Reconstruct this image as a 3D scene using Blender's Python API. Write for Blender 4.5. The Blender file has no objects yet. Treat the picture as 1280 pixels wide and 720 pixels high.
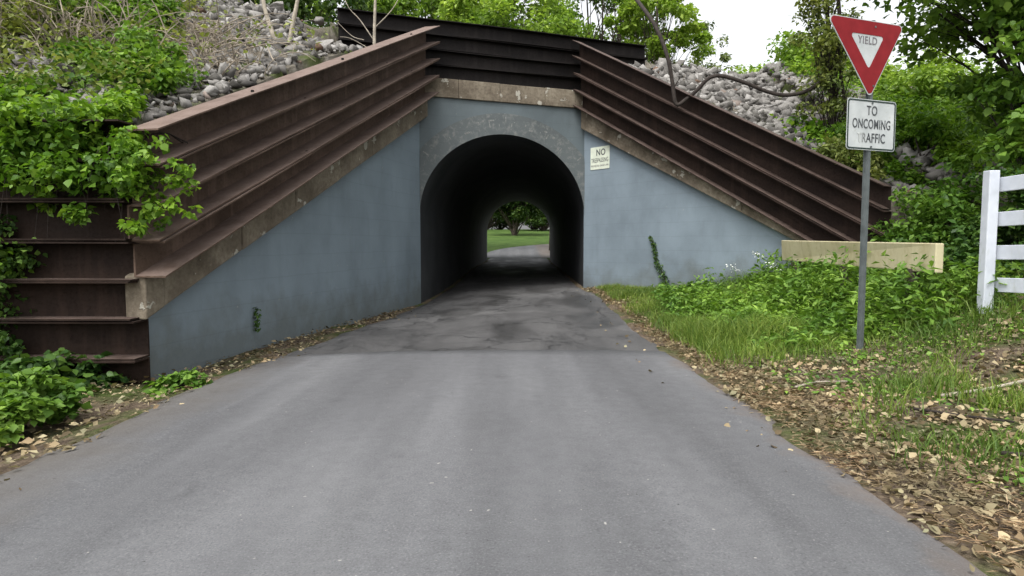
import bpy, bmesh, math, random
import numpy as np
from mathutils import Vector, noise

random.seed(7)
rng = np.random.default_rng(11)
scene = bpy.context.scene
COL = scene.collection
R = math.radians

# ------------------------------------------------------------------ terrain model
HW_A = (-1.976, 14.2)            # foot of the arch, near corner
HW_B = (1.699, 15.6)             # foot of the arch, far corner
HS = (HW_B[1] - HW_A[1]) / (HW_B[0] - HW_A[0])
FAR_Y = 38.6
AR = 1.84                        # arch radius
SPRING = 1.87
LW = (-3.628, 6.324)             # near end of the wing wall on the left of the road
RD = (math.sin(R(38)), -math.cos(R(38)))   # run of the other wing wall
RLEN = 6.75


def sst(a, b, v):
    t = np.clip((np.asarray(v, float) - a) / (b - a), 0, 1)
    return t * t * (3 - 2 * t)


def axis_x(y):
    return -0.14 + 0.022 * (y - 14.86)


def yc(x):
    return HW_A[1] + HS * (x - HW_A[0])


def vnoise(x, y, s=1.0, seed=0):
    """smooth value noise on arrays, about -1..1"""
    x = np.asarray(x, float) * s + 31.7 * seed
    y = np.asarray(y, float) * s - 17.3 * seed
    xi, yi = np.floor(x), np.floor(y)
    fx, fy = x - xi, y - yi
    fx = fx * fx * (3 - 2 * fx)
    fy = fy * fy * (3 - 2 * fy)

    def h(a, b):
        v = np.sin(a * 127.1 + b * 311.7 + seed * 74.7) * 43758.5453
        return (v - np.floor(v)) * 2 - 1
    return ((h(xi, yi) * (1 - fx) + h(xi + 1, yi) * fx) * (1 - fy)
            + (h(xi, yi + 1) * (1 - fx) + h(xi + 1, yi + 1) * fx) * fy)


def road_z(x, y):
    x = np.asarray(x, float)
    y = np.asarray(y, float)
    near = sst(8.0, 14.5, y) * (0.10 + 0.07 * np.clip(x, -4, 2.2))
    far = 0.22
    z = near + (far - near) * sst(18, 30, y)
    return z + 0.052 * np.clip(y - 36.5, 0, 55) + 0.02 * np.clip(y - 91.5, 0, 400)


VX = [1.95, 2.6, 3.9, 4.5, 5.1, 6.5, 10, 60]
VZ = [0.0, 0.03, 0.11, 0.33, 0.58, 0.82, 1.1, 1.6]


def gz(x, y):
    x = np.asarray(x, float)
    y = np.asarray(y, float)
    k = 1 - sst(17, 30, y)
    z = road_z(x, y) + np.interp(x, VX, VZ) * k
    left = np.clip(-2.75 - x, 0, 40)
    z = z + (-0.07 * sst(0, .6, left) + 0.03 * np.clip(left - 1.5, 0, 20)) * k
    return z


def bank_z(x, y):
    x = np.asarray(x, float)
    y = np.asarray(y, float)
    d = yc(x) - y
    z = 5.85 - 0.5 * np.clip(d, 0, 30)
    z = np.where(x < -3.6, np.minimum(z, 2.3 + 0.75 * np.clip(y - 6.5, 0, 50)), z)
    z = z - 1.0 * np.exp(-(d / 1.5) ** 2) * sst(-4.6, -3.6, x) * (1 - sst(-1.95, -1.7, x)) * (d > -.5)
    z = z - .45 * np.exp(-(d / 1.0) ** 2) * sst(1.6, 1.9, x) * (1 - sst(3.3, 3.9, x)) * (d > -.5)
    # behind the sloping walls the fill starts just under the top beam
    s_ = np.clip((x - HW_B[0]) / RD[0], 0, 6.75)
    beh = y - (HW_B[1] + RD[1] * s_) - .3
    z = np.where((x > HW_B[0]) & (x < HW_B[0] + RD[0] * 6.75 + .8), np.minimum(z, 5.91 - .55 * s_ - .12 + .5 * np.clip(beh, 0, 50)), z)
    wx = HW_A[0] + (y - HW_A[1]) * (LW[0] - HW_A[0]) / (LW[1] - HW_A[1])
    top = 5.81 - .434 * (HW_A[1] - y)
    z = np.where((x < wx) & (y < 14.3) & (y > 6), np.minimum(z, top - .1 + .45 * np.clip(wx - x - .1, 0, 50)), z)
    b = sst(11.5, 23.4, -d)
    zb = 4.7 - 4.3 * sst(4.0, 8.5, np.abs(x - 0.3))
    return z * (1 - b) + zb * b


# ------------------------------------------------------------------ materials
class NT:
    def __init__(self, name):
        self.m = bpy.data.materials.new(name)
        self.m.use_nodes = True
        self.t = self.m.node_tree
        self.t.nodes.clear()
        self.out = self.n('ShaderNodeOutputMaterial')

    def n(self, kind, **kw):
        nd = self.t.nodes.new(kind)
        for k, v in kw.items():
            if k.startswith('i_'):
                nd.inputs[k[2:].replace('_', ' ')].default_value = v
            else:
                setattr(nd, k, v)
        return nd

    def l(self, a, b):
        self.t.links.new(a, b)

    def noise(self, scale, detail=4, rough=.55, vec=None, dist=0.0):
        nd = self.n('ShaderNodeTexNoise')
        nd.inputs['Scale'].default_value = scale
        nd.inputs['Detail'].default_value = detail
        nd.inputs['Roughness'].default_value = rough
        nd.inputs['Distortion'].default_value = dist
        self.l(vec if vec is not None else self.pos(), nd.inputs['Vector'])
        return nd.outputs['Fac']

    def pos(self):
        if not hasattr(self, '_p'):
            self._p = self.n('ShaderNodeTexCoord').outputs['Object']
        return self._p

    def wpos(self):
        if not hasattr(self, '_w'):
            self._w = self.n('ShaderNodeNewGeometry').outputs['Position']
        return self._w

    def scaled(self, vec, s):
        nd = self.n('ShaderNodeMapping')
        nd.inputs['Scale'].default_value = s
        self.l(vec, nd.inputs['Vector'])
        return nd.outputs['Vector']

    def ramp(self, fac, stops, interp='LINEAR'):
        nd = self.n('ShaderNodeValToRGB')
        cr = nd.color_ramp
        cr.interpolation = interp
        while len(cr.elements) < len(stops):
            cr.elements.new(0.5)
        for e, (p, c) in zip(cr.elements, stops):
            e.position = p
            e.color = (*c, 1) if len(c) == 3 else c
        self.l(fac, nd.inputs['Fac'])
        return nd.outputs['Color']

    def mask(self, fac, a, b):
        nd = self.n('ShaderNodeMapRange')
        nd.inputs['From Min'].default_value = a
        nd.inputs['From Max'].default_value = b
        self.l(fac, nd.inputs['Value'])
        return nd.outputs['Result']

    def math(self, op, a, b=None, clamp=False):
        nd = self.n('ShaderNodeMath', operation=op)
        nd.use_clamp = clamp
        for i, v in enumerate((a, b)):
            if v is None:
                continue
            if isinstance(v, (int, float)):
                nd.inputs[i].default_value = v
            else:
                self.l(v, nd.inputs[i])
        return nd.outputs[0]

    def mix(self, fac, a, b, mode='MIX'):
        nd = self.n('ShaderNodeMix', data_type='RGBA', blend_type=mode)
        for sock, v in ((nd.inputs['Factor'], fac), (nd.inputs[6], a), (nd.inputs[7], b)):
            if isinstance(v, (int, float)):
                sock.default_value = v
            elif isinstance(v, tuple):
                sock.default_value = (*v, 1)
            else:
                self.l(v, sock)
        return nd.outputs[2]

    def xyz(self, vec):
        nd = self.n('ShaderNodeSeparateXYZ')
        self.l(vec, nd.inputs[0])
        return nd.outputs

    def bump(self, h, strength=.3, dist=.02):
        nd = self.n('ShaderNodeBump')
        nd.inputs['Strength'].default_value = strength
        nd.inputs['Distance'].default_value = dist
        self.l(h, nd.inputs['Height'])
        return nd.outputs['Normal']

    def surf(self, color, rough=.8, normal=None, metal=0.0, spec=.3):
        b = self.n('ShaderNodeBsdfPrincipled')
        for sock, v in ((b.inputs['Base Color'], color), (b.inputs['Roughness'], rough)):
            if isinstance(v, tuple):
                sock.default_value = (*v, 1)
            elif isinstance(v, (int, float)):
                sock.default_value = v
            else:
                self.l(v, sock)
        b.inputs['Metallic'].default_value = metal
        b.inputs['Specular IOR Level'].default_value = spec
        if normal is not None:
            self.l(normal, b.inputs['Normal'])
        self.l(b.outputs[0], self.out.inputs['Surface'])
        return self.m


def m_plain(name, c, rough=.7, var=.25, scale=6, spec=.3, metal=0):
    t = NT(name)
    f = t.noise(scale, 5)
    lo = tuple(v * (1 - var) for v in c)
    hi = tuple(min(1, v * (1 + var)) for v in c)
    col = t.ramp(f, [(.3, lo), (.7, hi)])
    return t.surf(col, rough, t.bump(t.noise(scale * 8, 4), .15, .01), metal, spec)


def m_leaf(name, dark, mid, light, trans=.35, clump=.9, rough=.5, spec=.3):
    t = NT(name)
    rpi = t.n('ShaderNodeNewGeometry').outputs['Random Per Island']
    c1 = t.ramp(rpi, [(0.0, dark), (.5, mid), (1.0, light)])
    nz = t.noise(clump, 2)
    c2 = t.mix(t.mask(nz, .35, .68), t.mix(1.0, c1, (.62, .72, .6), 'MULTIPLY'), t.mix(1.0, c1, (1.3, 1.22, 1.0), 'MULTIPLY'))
    b = t.n('ShaderNodeBsdfPrincipled')
    t.l(c2, b.inputs['Base Color'])
    b.inputs['Roughness'].default_value = rough
    b.inputs['Specular IOR Level'].default_value = spec
    tr = t.n('ShaderNodeBsdfTranslucent')
    t.l(t.mix(1.0, c2, (1.15, 1.2, .6), 'MULTIPLY'), tr.inputs['Color'])
    mx = t.n('ShaderNodeMixShader')
    mx.inputs[0].default_value = trans
    t.l(b.outputs[0], mx.inputs[1])
    t.l(tr.outputs[0], mx.inputs[2])
    t.l(mx.outputs[0], t.out.inputs['Surface'])
    return t.m


M = {}
# asphalt, newer
t = NT('asphalt')
p = t.wpos()
big = t.noise(.7, 4, .6, t.scaled(p, (1.6, .35, 1)))
fine = t.noise(95, 3, .7, p)
mid = t.noise(9, 5, .65, p)
col = t.ramp(big, [(.28, (.088, .088, .09)), (.5, (.116, .117, .12)), (.72, (.148, .149, .151))])
col = t.mix(t.math('MULTIPLY', t.mask(mid, .4, .75), .35), col, (.075, .075, .078))
col = t.mix(t.math('MULTIPLY', t.mask(fine, .55, .73), .75), col, (.21, .21, .208))
col = t.mix(t.math('MULTIPLY', t.mask(fine, .46, .3), .7), col, (.05, .05, .053))
wt = t.noise(1.0, 3, .5, t.scaled(p, (1.9, .12, 1)))
col = t.mix(1.0, col, t.ramp(wt, [(.3, (.84, .84, .85)), (.52, (1, 1, 1.01)), (.72, (1.2, 1.2, 1.21))]), 'MULTIPLY')
oil = t.mask(t.noise(2.6, 4, .6, p), .64, .74)
col = t.mix(t.math('MULTIPLY', oil, .45), col, (.05, .05, .052))
spk = t.noise(23, 2, .5, p)
col = t.mix(t.mask(spk, .74, .77), col, (.3, .29, .27))
col = t.mix(t.mask(spk, .24, .21), col, (.03, .03, .03))
ex = t.math('ADD', t.xyz(p)[0], t.math('MULTIPLY', t.noise(1.9, 5, .65, p), .9))
col = t.mix(t.math('MULTIPLY', t.mask(ex, -1.75, -2.35), .55), col, (.085, .07, .052))
col = t.mix(t.math('MULTIPLY', t.mask(ex, 2.12, 2.4), .5), col, (.14, .1, .07))
vor = t.n('ShaderNodeTexVoronoi', feature='DISTANCE_TO_EDGE')
vor.inputs['Scale'].default_value = .55
t.l(t.mix(.25, p, t.n('ShaderNodeTexNoise').outputs['Color']), vor.inputs['Vector'])
M['asphalt'] = t.surf(col, t.ramp(mid, [(.3, (.62,) * 3), (.7, (.82,) * 3)]), t.bump(fine, .5, .006), 0, .35)
# asphalt, older
t = NT('old_asphalt')
p = t.wpos()
big = t.noise(1.0, 4, .6, t.scaled(p, (1.3, .6, 1)), .6)
mid = t.noise(7, 6, .7, p)
fine = t.noise(70, 3, .7, p)
col = t.ramp(big, [(.33, (.05, .049, .048)), (.5, (.088, .086, .085)), (.7, (.115, .113, .111))])
col = t.mix(t.math('MULTIPLY', t.mask(mid, .45, .7), .5), col, (.06, .058, .057))
col = t.mix(t.mask(fine, .62, .76), col, (.19, .185, .175))
v1 = t.n('ShaderNodeTexVoronoi', feature='DISTANCE_TO_EDGE')
v1.inputs['Scale'].default_value = 1.15
wn = t.n('ShaderNodeTexNoise')
wn.inputs['Scale'].default_value = 2.2
wn.inputs['Detail'].default_value = 5
t.l(p, wn.inputs['Vector'])
wv = t.n('ShaderNodeVectorMath', operation='MULTIPLY_ADD')
t.l(wn.outputs['Color'], wv.inputs[0])
wv.inputs[1].default_value = (.7, .7, .7)
t.l(p, wv.inputs[2])
t.l(wv.outputs[0], v1.inputs['Vector'])
crk = t.mask(v1.outputs['Distance'], .03, .008)
crk = t.math('MULTIPLY', crk, t.mask(t.noise(.8, 3, .5, p), .42, .55))
col = t.mix(t.math('MULTIPLY', crk, .8), col, (.02, .02, .02))
v2 = t.n('ShaderNodeTexVoronoi')
v2.inputs['Scale'].default_value = .75
t.l(wv.outputs[0], v2.inputs['Vector'])
col = t.mix(.3, col, t.mix(1.0, col, t.ramp(t.xyz(v2.outputs['Color'])[0], [(.2, (.5, .5, .5)), (.8, (1.5, 1.5, 1.48))], 'CONSTANT'), 'MULTIPLY'))
M['old_asphalt'] = t.surf(col, t.ramp(big, [(.36, (.45,) * 3), (.6, (.8,) * 3)]), t.bump(t.math('ADD', mid, fine), .6, .012), 0, .4)
# soil with litter and grass tint
t = NT('soil')
p = t.wpos()
n1 = t.noise(1.1, 5, .6, p)
n2 = t.noise(14, 6, .7, p)
n3 = t.noise(60, 4, .7, p)
col = t.ramp(n2, [(.28, (.045, .034, .025)), (.48, (.11, .083, .06)), (.62, (.18, .14, .1)), (.8, (.28, .225, .165))])
grn = t.ramp(n3, [(.3, (.03, .045, .012)), (.7, (.085, .12, .03))])
col = t.mix(t.mask(n1, .47, .62), col, grn)
xyz = t.xyz(p)
lawn = t.ramp(t.noise(.9, 5, .6, p), [(.3, (.035, .07, .016)), (.7, (.085, .135, .032))])
far = t.mask(xyz[1], 37.5, 39.5)
col = t.mix(far, col, lawn)
M['soil'] = t.surf(col, .95, t.bump(t.math('ADD', n2, n3), .7, .03), 0, .1)
# bank earth
t = NT('bank_earth')
p = t.wpos()
n2 = t.noise(5, 6, .7, p)
col = t.ramp(n2, [(.3, (.05, .045, .036)), (.55, (.14, .125, .1)), (.75, (.24, .22, .19))])
col = t.mix(t.mask(t.noise(1.2, 4, .6, p), .5, .62), col, (.06, .075, .025))
M['bank'] = t.surf(col, .95, t.bump(n2, .8, .06), 0, .1)


def m_wall(name, base, dirt=.55, worn=False):
    t = NT(name)
    p = t.wpos()
    n1 = t.noise(.8, 5, .6, p)
    n2 = t.noise(3.5, 6, .65, t.scaled(p, (1, 1, .35)))
    n3 = t.noise(26, 5, .7, p)
    b2 = tuple(v * .82 for v in base)
    b3 = tuple(min(1, v * 1.13) for v in base)
    col = t.ramp(n1, [(.32, b2), (.5, base), (.7, b3)])
    col = t.mix(t.math('MULTIPLY', t.mask(n2, .5, .78), .35), col, tuple(v * .62 for v in base))
    # formwork lines left in the paint
    z = t.xyz(p)[2]
    zz = t.math('ADD', t.math('MULTIPLY', z, 1 / .29), t.math('MULTIPLY', n1, .25))
    fr = t.math('FRACT', zz)
    line = t.math('MULTIPLY', t.math('LESS_THAN', fr, .045), .17)
    col = t.mix(line, col, tuple(v * .5 for v in base))
    # splash and moss along the foot, following the ground with a ragged edge
    h = t.math('ADD', z, t.math('MULTIPLY', t.mask(t.noise(2.4, 5, .6, p), .25, .75), -.75))
    yy = t.xyz(p)[1]
    xx = t.xyz(p)[0]
    hx = t.math('SUBTRACT', h, t.math('MULTIPLY', t.mask(xx, 1.8, 5.0), .6))
    foot = t.mask(hx, .3, -.3)
    col = t.mix(t.math('MULTIPLY', foot, dirt), col, t.ramp(n3, [(.3, (.045, .042, .02)), (.7, (.1, .09, .05))]))
    chip = t.mask(t.noise(11, 3, .5, p), .735, .75)
    col = t.mix(t.math('MULTIPLY', chip, .6), col, (.34, .34, .31))
    if worn:
        wn_ = t.mask(t.noise(7, 6, .75, p), .5, .64)
        col = t.mix(t.math('MULTIPLY', wn_, .55), col, (.235, .235, .22))
    return t.surf(col, t.ramp(n1, [(.3, (.55,) * 3), (.7, (.75,) * 3)]), t.bump(t.math('ADD', n3, n2), .25, .012), 0, .35)


M['paint'] = m_wall('grey_blue_paint', (.2, .247, .282), .42)
M['paint_shaded'] = m_wall('grey_paint_shaded', (.115, .14, .15), .45)  # wall paint darkened: shade under the header put into the colour
M['ring_paint_shaded'] = m_wall('worn_paint_shaded', (.105, .119, .121), .4, True)  # same painted shade on the ring, plus its pale worn patches
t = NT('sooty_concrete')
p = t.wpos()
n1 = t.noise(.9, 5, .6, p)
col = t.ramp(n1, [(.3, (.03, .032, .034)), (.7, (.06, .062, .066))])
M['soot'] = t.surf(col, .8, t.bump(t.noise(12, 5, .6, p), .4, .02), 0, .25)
t = NT('stained_concrete')
p = t.wpos()
n1 = t.noise(1.6, 6, .65, p)
n2 = t.noise(18, 6, .7, p)
col = t.ramp(n1, [(.3, (.085, .068, .048)), (.5, (.18, .15, .112)), (.68, (.28, .242, .182))])
col = t.mix(t.math('MULTIPLY', t.mask(n2, .42, .7), .55), col, (.06, .045, .032))
chip = t.mask(t.noise(3.4, 4, .6, p), .625, .64)
col = t.mix(t.math('MULTIPLY', chip, .8), col, (.42, .4, .34))
M['coping'] = t.surf(col, .9, t.bump(t.math('ADD', n2, chip), .6, .02), 0, .2)


def m_rust(name, a, b, c, lit_dust=None):
    t = NT(name)
    p = t.wpos()
    n1 = t.noise(1.3, 6, .6, t.scaled(p, (1, 1, 2.2)))
    n2 = t.noise(30, 5, .7, p)
    col = t.ramp(n1, [(.3, a), (.52, b), (.75, c)])
    col = t.mix(t.math('MULTIPLY', t.mask(n2, .5, .72), .45), col, tuple(v * .45 for v in a))
    st_ = t.noise(7, 4, .6, t.scaled(p, (1, 1, .12)))
    col = t.mix(t.math('MULTIPLY', t.mask(st_, .52, .7), .45), col, tuple(v * 1.45 for v in c))
    if lit_dust:
        up = t.xyz(t.n('ShaderNodeNewGeometry').outputs['Normal'])[2]  # faces turned up painted lighter: sky light put into the colour, with dust
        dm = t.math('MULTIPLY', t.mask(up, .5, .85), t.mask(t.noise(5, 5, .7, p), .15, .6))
        col = t.mix(t.math('MULTIPLY', dm, .8), col, lit_dust)
    return t.surf(col, t.ramp(n2, [(.3, (.55,) * 3), (.7, (.82,) * 3)]), t.bump(n2, .3, .006), 0, .15)


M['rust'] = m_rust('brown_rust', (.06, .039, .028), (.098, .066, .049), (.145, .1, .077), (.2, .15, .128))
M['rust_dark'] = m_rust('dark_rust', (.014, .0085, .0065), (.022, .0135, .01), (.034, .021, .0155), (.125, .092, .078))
M['black_steel'] = m_rust('blackened_steel', (.006, .005, .005), (.01, .008, .0075), (.016, .013, .012))
M['galv'] = m_plain('galvanised_steel', (.1, .115, .115), .6, .25, 9, .4, .2)
t = NT('sign_red')
col = t.ramp(t.noise(7, 5), [(.3, (.165, .007, .01)), (.7, (.225, .012, .016))])
M['sign_red'] = t.surf(col, .6, None, 0, .2)
t = NT('sign_white')
n = t.noise(5, 5)
col = t.ramp(n, [(.3, (.36, .385, .385)), (.6, (.46, .485, .48)), (.8, (.54, .56, .55))])
col = t.mix(t.mask(t.noise(24, 5), .6, .75), col, (.36, .37, .34))
M['sign_white'] = t.surf(col, .45, None, 0, .4)
M['sign_cream'] = m_plain('sign_cream', (.66, .7, .58), .6, .1, 10)
M['sign_ink'] = m_plain('faded_black', (.06, .066, .07), .6, .3, 14)
M['sign_grey'] = m_plain('faded_grey', (.16, .15, .16), .6, .4, 18)
t = NT('weathered_letters')
fx = t.xyz(t.pos())[0]
fade = t.mask(t.math('ADD', fx, t.math('MULTIPLY', t.noise(22, 3), .12)), .0, -.12)
M['sign_fade'] = t.surf(t.mix(fade, (.05, .055, .06), (.5, .52, .5)), .6)
M['sign_edge'] = m_plain('dark_green_edge', (.02, .035, .03), .5, .2, 12)
t = NT('white_paint')
n = t.noise(6, 5)
col = t.ramp(n, [(.3, (.46, .49, .54)), (.7, (.58, .61, .66))])
col = t.mix(t.math('MULTIPLY', t.mask(t.noise(3, 6, .7, t.scaled(t.pos(), (3, 3, 1))), .58, .75), .45), col, (.3, .32, .25))
M['white_paint'] = t.surf(col, .6, t.bump(t.noise(40, 4), .15, .005), 0, .3)
t = NT('cream_paint')
n = t.noise(2.5, 5)
col = t.ramp(n, [(.3, (.44, .39, .235)), (.7, (.54, .49, .32))])
col = t.mix(t.math('MULTIPLY', t.mask(t.noise(7, 6, .7), .5, .72), .5), col, (.3, .24, .12))
col = t.mix(t.math('MULTIPLY', t.mask(t.noise(9, 5, .7, t.scaled(t.pos(), (1.2, 1.2, .12))), .52, .7), .45), col, (.3, .26, .15))
M['cream_paint'] = t.surf(col, .65, t.bump(t.noise(35, 4), .2, .006), 0, .3)
t = NT('bark')
nb = t.noise(7, 6, .7, t.scaled(t.pos(), (3, 3, .6)))
M['bark'] = t.surf(t.ramp(nb, [(.3, (.035, .028, .022)), (.7, (.12, .1, .08))]), .95, t.bump(nb, .8, .03), 0, .1)
M['bark_pale'] = m_plain('pale_bark', (.34, .3, .24), .9, .35, 12)
M['bark_dark'] = m_plain('dark_bark', (.034, .027, .023), .9, .4, 14)
M['twig_grey'] = m_plain('dry_twigs', (.27, .23, .18), .95, .35, 9)


def m_rock(name):
    t = NT(name)
    oi = t.n('ShaderNodeObjectInfo').outputs['Random']
    rpi = t.n('ShaderNodeNewGeometry').outputs['Random Per Island']
    r = t.math('FRACT', t.math('ADD', oi, t.math('MULTIPLY', rpi, 3.7)))
    col = t.ramp(r, [(0, (.075, .07, .065)), (.25, (.15, .141, .13)), (.6, (.225, .213, .198)), (.9, (.3, .287, .268)), (.98, (.37, .355, .335)), (.994, (.16, .1, .07))])
    n = t.noise(9, 6, .7)
    col = t.mix(t.math('MULTIPLY', t.mask(n, .45, .7), .5), col, (.1, .095, .08))
    return t.surf(col, .9, t.bump(n, .6, .02), 0, .2)


M['rock'] = m_rock('broken_stone')
M['leaf_bright'] = m_leaf('leaf_bright', (0.0688, 0.1500, 0.0150), (0.1313, 0.2500, 0.0275), (0.2375, 0.3750, 0.0562), .4, 1.6)
M['leaf_mid'] = m_leaf('leaf_mid', (0.0652, 0.1387, 0.0228), (0.1223, 0.2283, 0.0358), (0.2120, 0.3425, 0.0652), .35, 1.1)
M['leaf_dark'] = m_leaf('leaf_dark', (0.0298, 0.0694, 0.0166), (0.0594, 0.1238, 0.0264), (0.1156, 0.1980, 0.0430), .28, 1.0)
M['leaf_olive'] = m_leaf('leaf_olive', (0.0975, 0.1219, 0.0390), (0.1788, 0.2194, 0.0650), (0.3087, 0.3413, 0.1219), .3, 1.2)
M['leaf_tree'] = m_leaf('leaf_tree', (0.0853, 0.1535, 0.0273), (0.1535, 0.2558, 0.0443), (0.2728, 0.4006, 0.0853), .42, .35)
M['leaf_tree_light'] = m_leaf('leaf_tree_light', (0.1360, 0.2160, 0.0352), (0.2400, 0.3600, 0.0640), (0.4000, 0.5280, 0.1280), .45, .35)
M['leaf_tree_dark'] = m_leaf('leaf_tree_dark', (0.0260, 0.0546, 0.0156), (0.0546, 0.1014, 0.0260), (0.1040, 0.1625, 0.0390), .35, .35)
M['leaf_grey'] = m_leaf('leaf_grey', (0.0900, 0.1275, 0.0450), (0.1650, 0.2100, 0.0900), (0.2850, 0.3300, 0.1650), .35, .6)
M['weed'] = m_leaf('weed', (0.0812, 0.1623, 0.0265), (0.1401, 0.2582, 0.0442), (0.2507, 0.3982, 0.0812), .35, 1.5)
M['grass'] = m_leaf('grass_blade', (.075, .135, .022), (.13, .21, .038), (.25, .31, .085), .35, 1.0)
M['litter'] = m_leaf('dry_leaf', (.075, .055, .038), (.22, .168, .118), (.43, .36, .265), .1, 2.5, .8, .15)
M['straw'] = m_leaf('pine_straw', (.16, .11, .078), (.28, .2, .145), (.4, .31, .235), .1, 2.0, .8, .15)
M['flower'] = m_plain('white_flower', (.7, .72, .66), .8, .1, 20)


# ------------------------------------------------------------------ object helpers
def tag(o, label=None, cat=None, group=None, kind=None):
    if label:
        o['label'] = label
    if cat:
        o['category'] = cat
    if group:
        o['group'] = group
    if kind:
        o['kind'] = kind
    return o


def thing(name, label, cat, loc=(0, 0, 0), rotz=0.0, group=None):
    o = bpy.data.objects.new(name, None)
    o.empty_display_size = .2
    COL.objects.link(o)
    o.location = loc
    o.rotation_euler = (0, 0, rotz)
    return tag(o, label, cat, group)


class MB:
    def __init__(self):
        self.v = []
        self.f = []

    def add(self, vs, fs):
        b = len(self.v)
        self.v.extend(tuple(map(float, q)) for q in vs)
        self.f.extend(tuple(b + i for i in q) for q in fs)
        return self

    def box(self, x0, y0, z0, x1, y1, z1):
        vs = [(x0, y0, z0), (x1, y0, z0), (x1, y1, z0), (x0, y1, z0), (x0, y0, z1), (x1, y0, z1), (x1, y1, z1), (x0, y1, z1)]
        return self.add(vs, [(0, 3, 2, 1), (4, 5, 6, 7), (0, 1, 5, 4), (1, 2, 6, 5), (2, 3, 7, 6), (3, 0, 4, 7)])

    def hexa(self, bottom, top):
        """8-point block: two loops of four points"""
        return self.add(list(bottom) + list(top), [(0, 3, 2, 1), (4, 5, 6, 7), (0, 1, 5, 4), (1, 2, 6, 5), (2, 3, 7, 6), (3, 0, 4, 7)])

    def sweep(self, rings, caps=True):
        n = len(rings[0])
        vs = [q for r_ in rings for q in r_]
        fs = []
        for i in range(len(rings) - 1):
            for j in range(n):
                k = (j + 1) % n
                fs.append((i * n + j, i * n + k, (i + 1) * n + k, (i + 1) * n + j))
        if caps:
            fs.append(tuple(range(n - 1, -1, -1)))
            fs.append(tuple((len(rings) - 1) * n + j for j in range(n)))
        return self.add(vs, fs)

    def tube(self, pts, radii, n=6):
        pts = [Vector(q) for q in pts]
        if isinstance(radii, (int, float)):
            radii = [radii] * len(pts)
        rings = []
        ref = Vector((.31, .77, .2)).normalized()
        for i, q in enumerate(pts):
            d = (pts[min(i + 1, len(pts) - 1)] - pts[max(i - 1, 0)])
            if d.length < 1e-9:
                d = Vector((0, 0, 1))
            d.normalize()
            a = d.cross(ref)
            if a.length < .05:
                a = d.cross(Vector((1, 0, 0)))
            a.normalize()
            b = d.cross(a)
            rings.append([q + (a * math.cos(k * 2 * math.pi / n) + b * math.sin(k * 2 * math.pi / n)) * radii[i] for k in range(n)])
        return self.sweep(rings)

    def build(self, name, mat, parent=None, loc=None, local=False, smooth=False, bevel=0):
        """loc: origin of a top-level mesh; parts take their parent's place as origin"""
        o_ = Vector((0, 0, 0))
        if loc is not None:
            o_ = Vector(loc)
        elif parent is not None and not local:
            q = parent
            while q is not None:
                o_ += Vector(q.location)
                q = q.parent
        me = bpy.data.meshes.new(name)
        me.from_pydata([(x - o_.x, y - o_.y, z - o_.z) for x, y, z in self.v], [], self.f)
        me.validate()
        bm = bmesh.new()
        bm.from_mesh(me)
        bmesh.ops.recalc_face_normals(bm, faces=bm.faces)
        bm.to_mesh(me)
        bm.free()
        return link(name, me, mat, parent, loc, smooth, bevel)


def link(name, me, mat, parent=None, loc=None, smooth=False, bevel=0):
    if mat is not None:
        me.materials.append(mat)
    if smooth:
        me.polygons.foreach_set('use_smooth', [True] * len(me.polygons))
    o = bpy.data.objects.new(name, me)
    COL.objects.link(o)
    if parent is not None:
        o.parent = parent
    elif loc is not None:
        o.location = loc
    if bevel:
        md = o.modifiers.new('bevel', 'BEVEL')
        md.width = bevel
        md.segments = 2
        md.limit_method = 'ANGLE'
    return o


def mesh_arrays(name, V, F):
    """triangle (or quad) mesh from numpy arrays"""
    me = bpy.data.meshes.new(name)
    k = F.shape[1]
    me.vertices.add(len(V))
    me.vertices.foreach_set('co', V.astype(np.float32).ravel())
    me.loops.add(F.size)
    me.loops.foreach_set('vertex_index', F.astype(np.int32).ravel())
    me.polygons.add(len(F))
    me.polygons.foreach_set('loop_start', (np.arange(len(F)) * k).astype(np.int32))
    me.polygons.foreach_set('loop_total', np.full(len(F), k, np.int32))
    me.update(calc_edges=True)
    return me


LEAF_S = (np.array([(0, 0, 0), (.42, .3, .07), (1, 0, -.1), (.42, -.3, .07)]), np.array([(0, 1, 2), (0, 2, 3)]))
LEAF_B = (np.array([(0, 0, 0), (.12, .26, .04), (.48, .4, .07), (1, 0, -.16), (.48, -.4, .07), (.12, -.26, .04), (.5, 0, -.03)]),
          np.array([(0, 1, 6), (1, 2, 6), (2, 3, 6), (3, 4, 6), (4, 5, 6), (5, 0, 6)]))
LEAF_W = (np.array([(0, 0, 0), (.35, .19, .05), (1, 0, -.2), (.35, -.19, .05)]), np.array([(0, 1, 2), (0, 2, 3)]))
LEAF_N = (np.array([(0, 0, 0), (.4, .035, .05), (1, 0, 0), (.4, -.035, .05)]), np.array([(0, 1, 2), (0, 2, 3)]))


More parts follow.
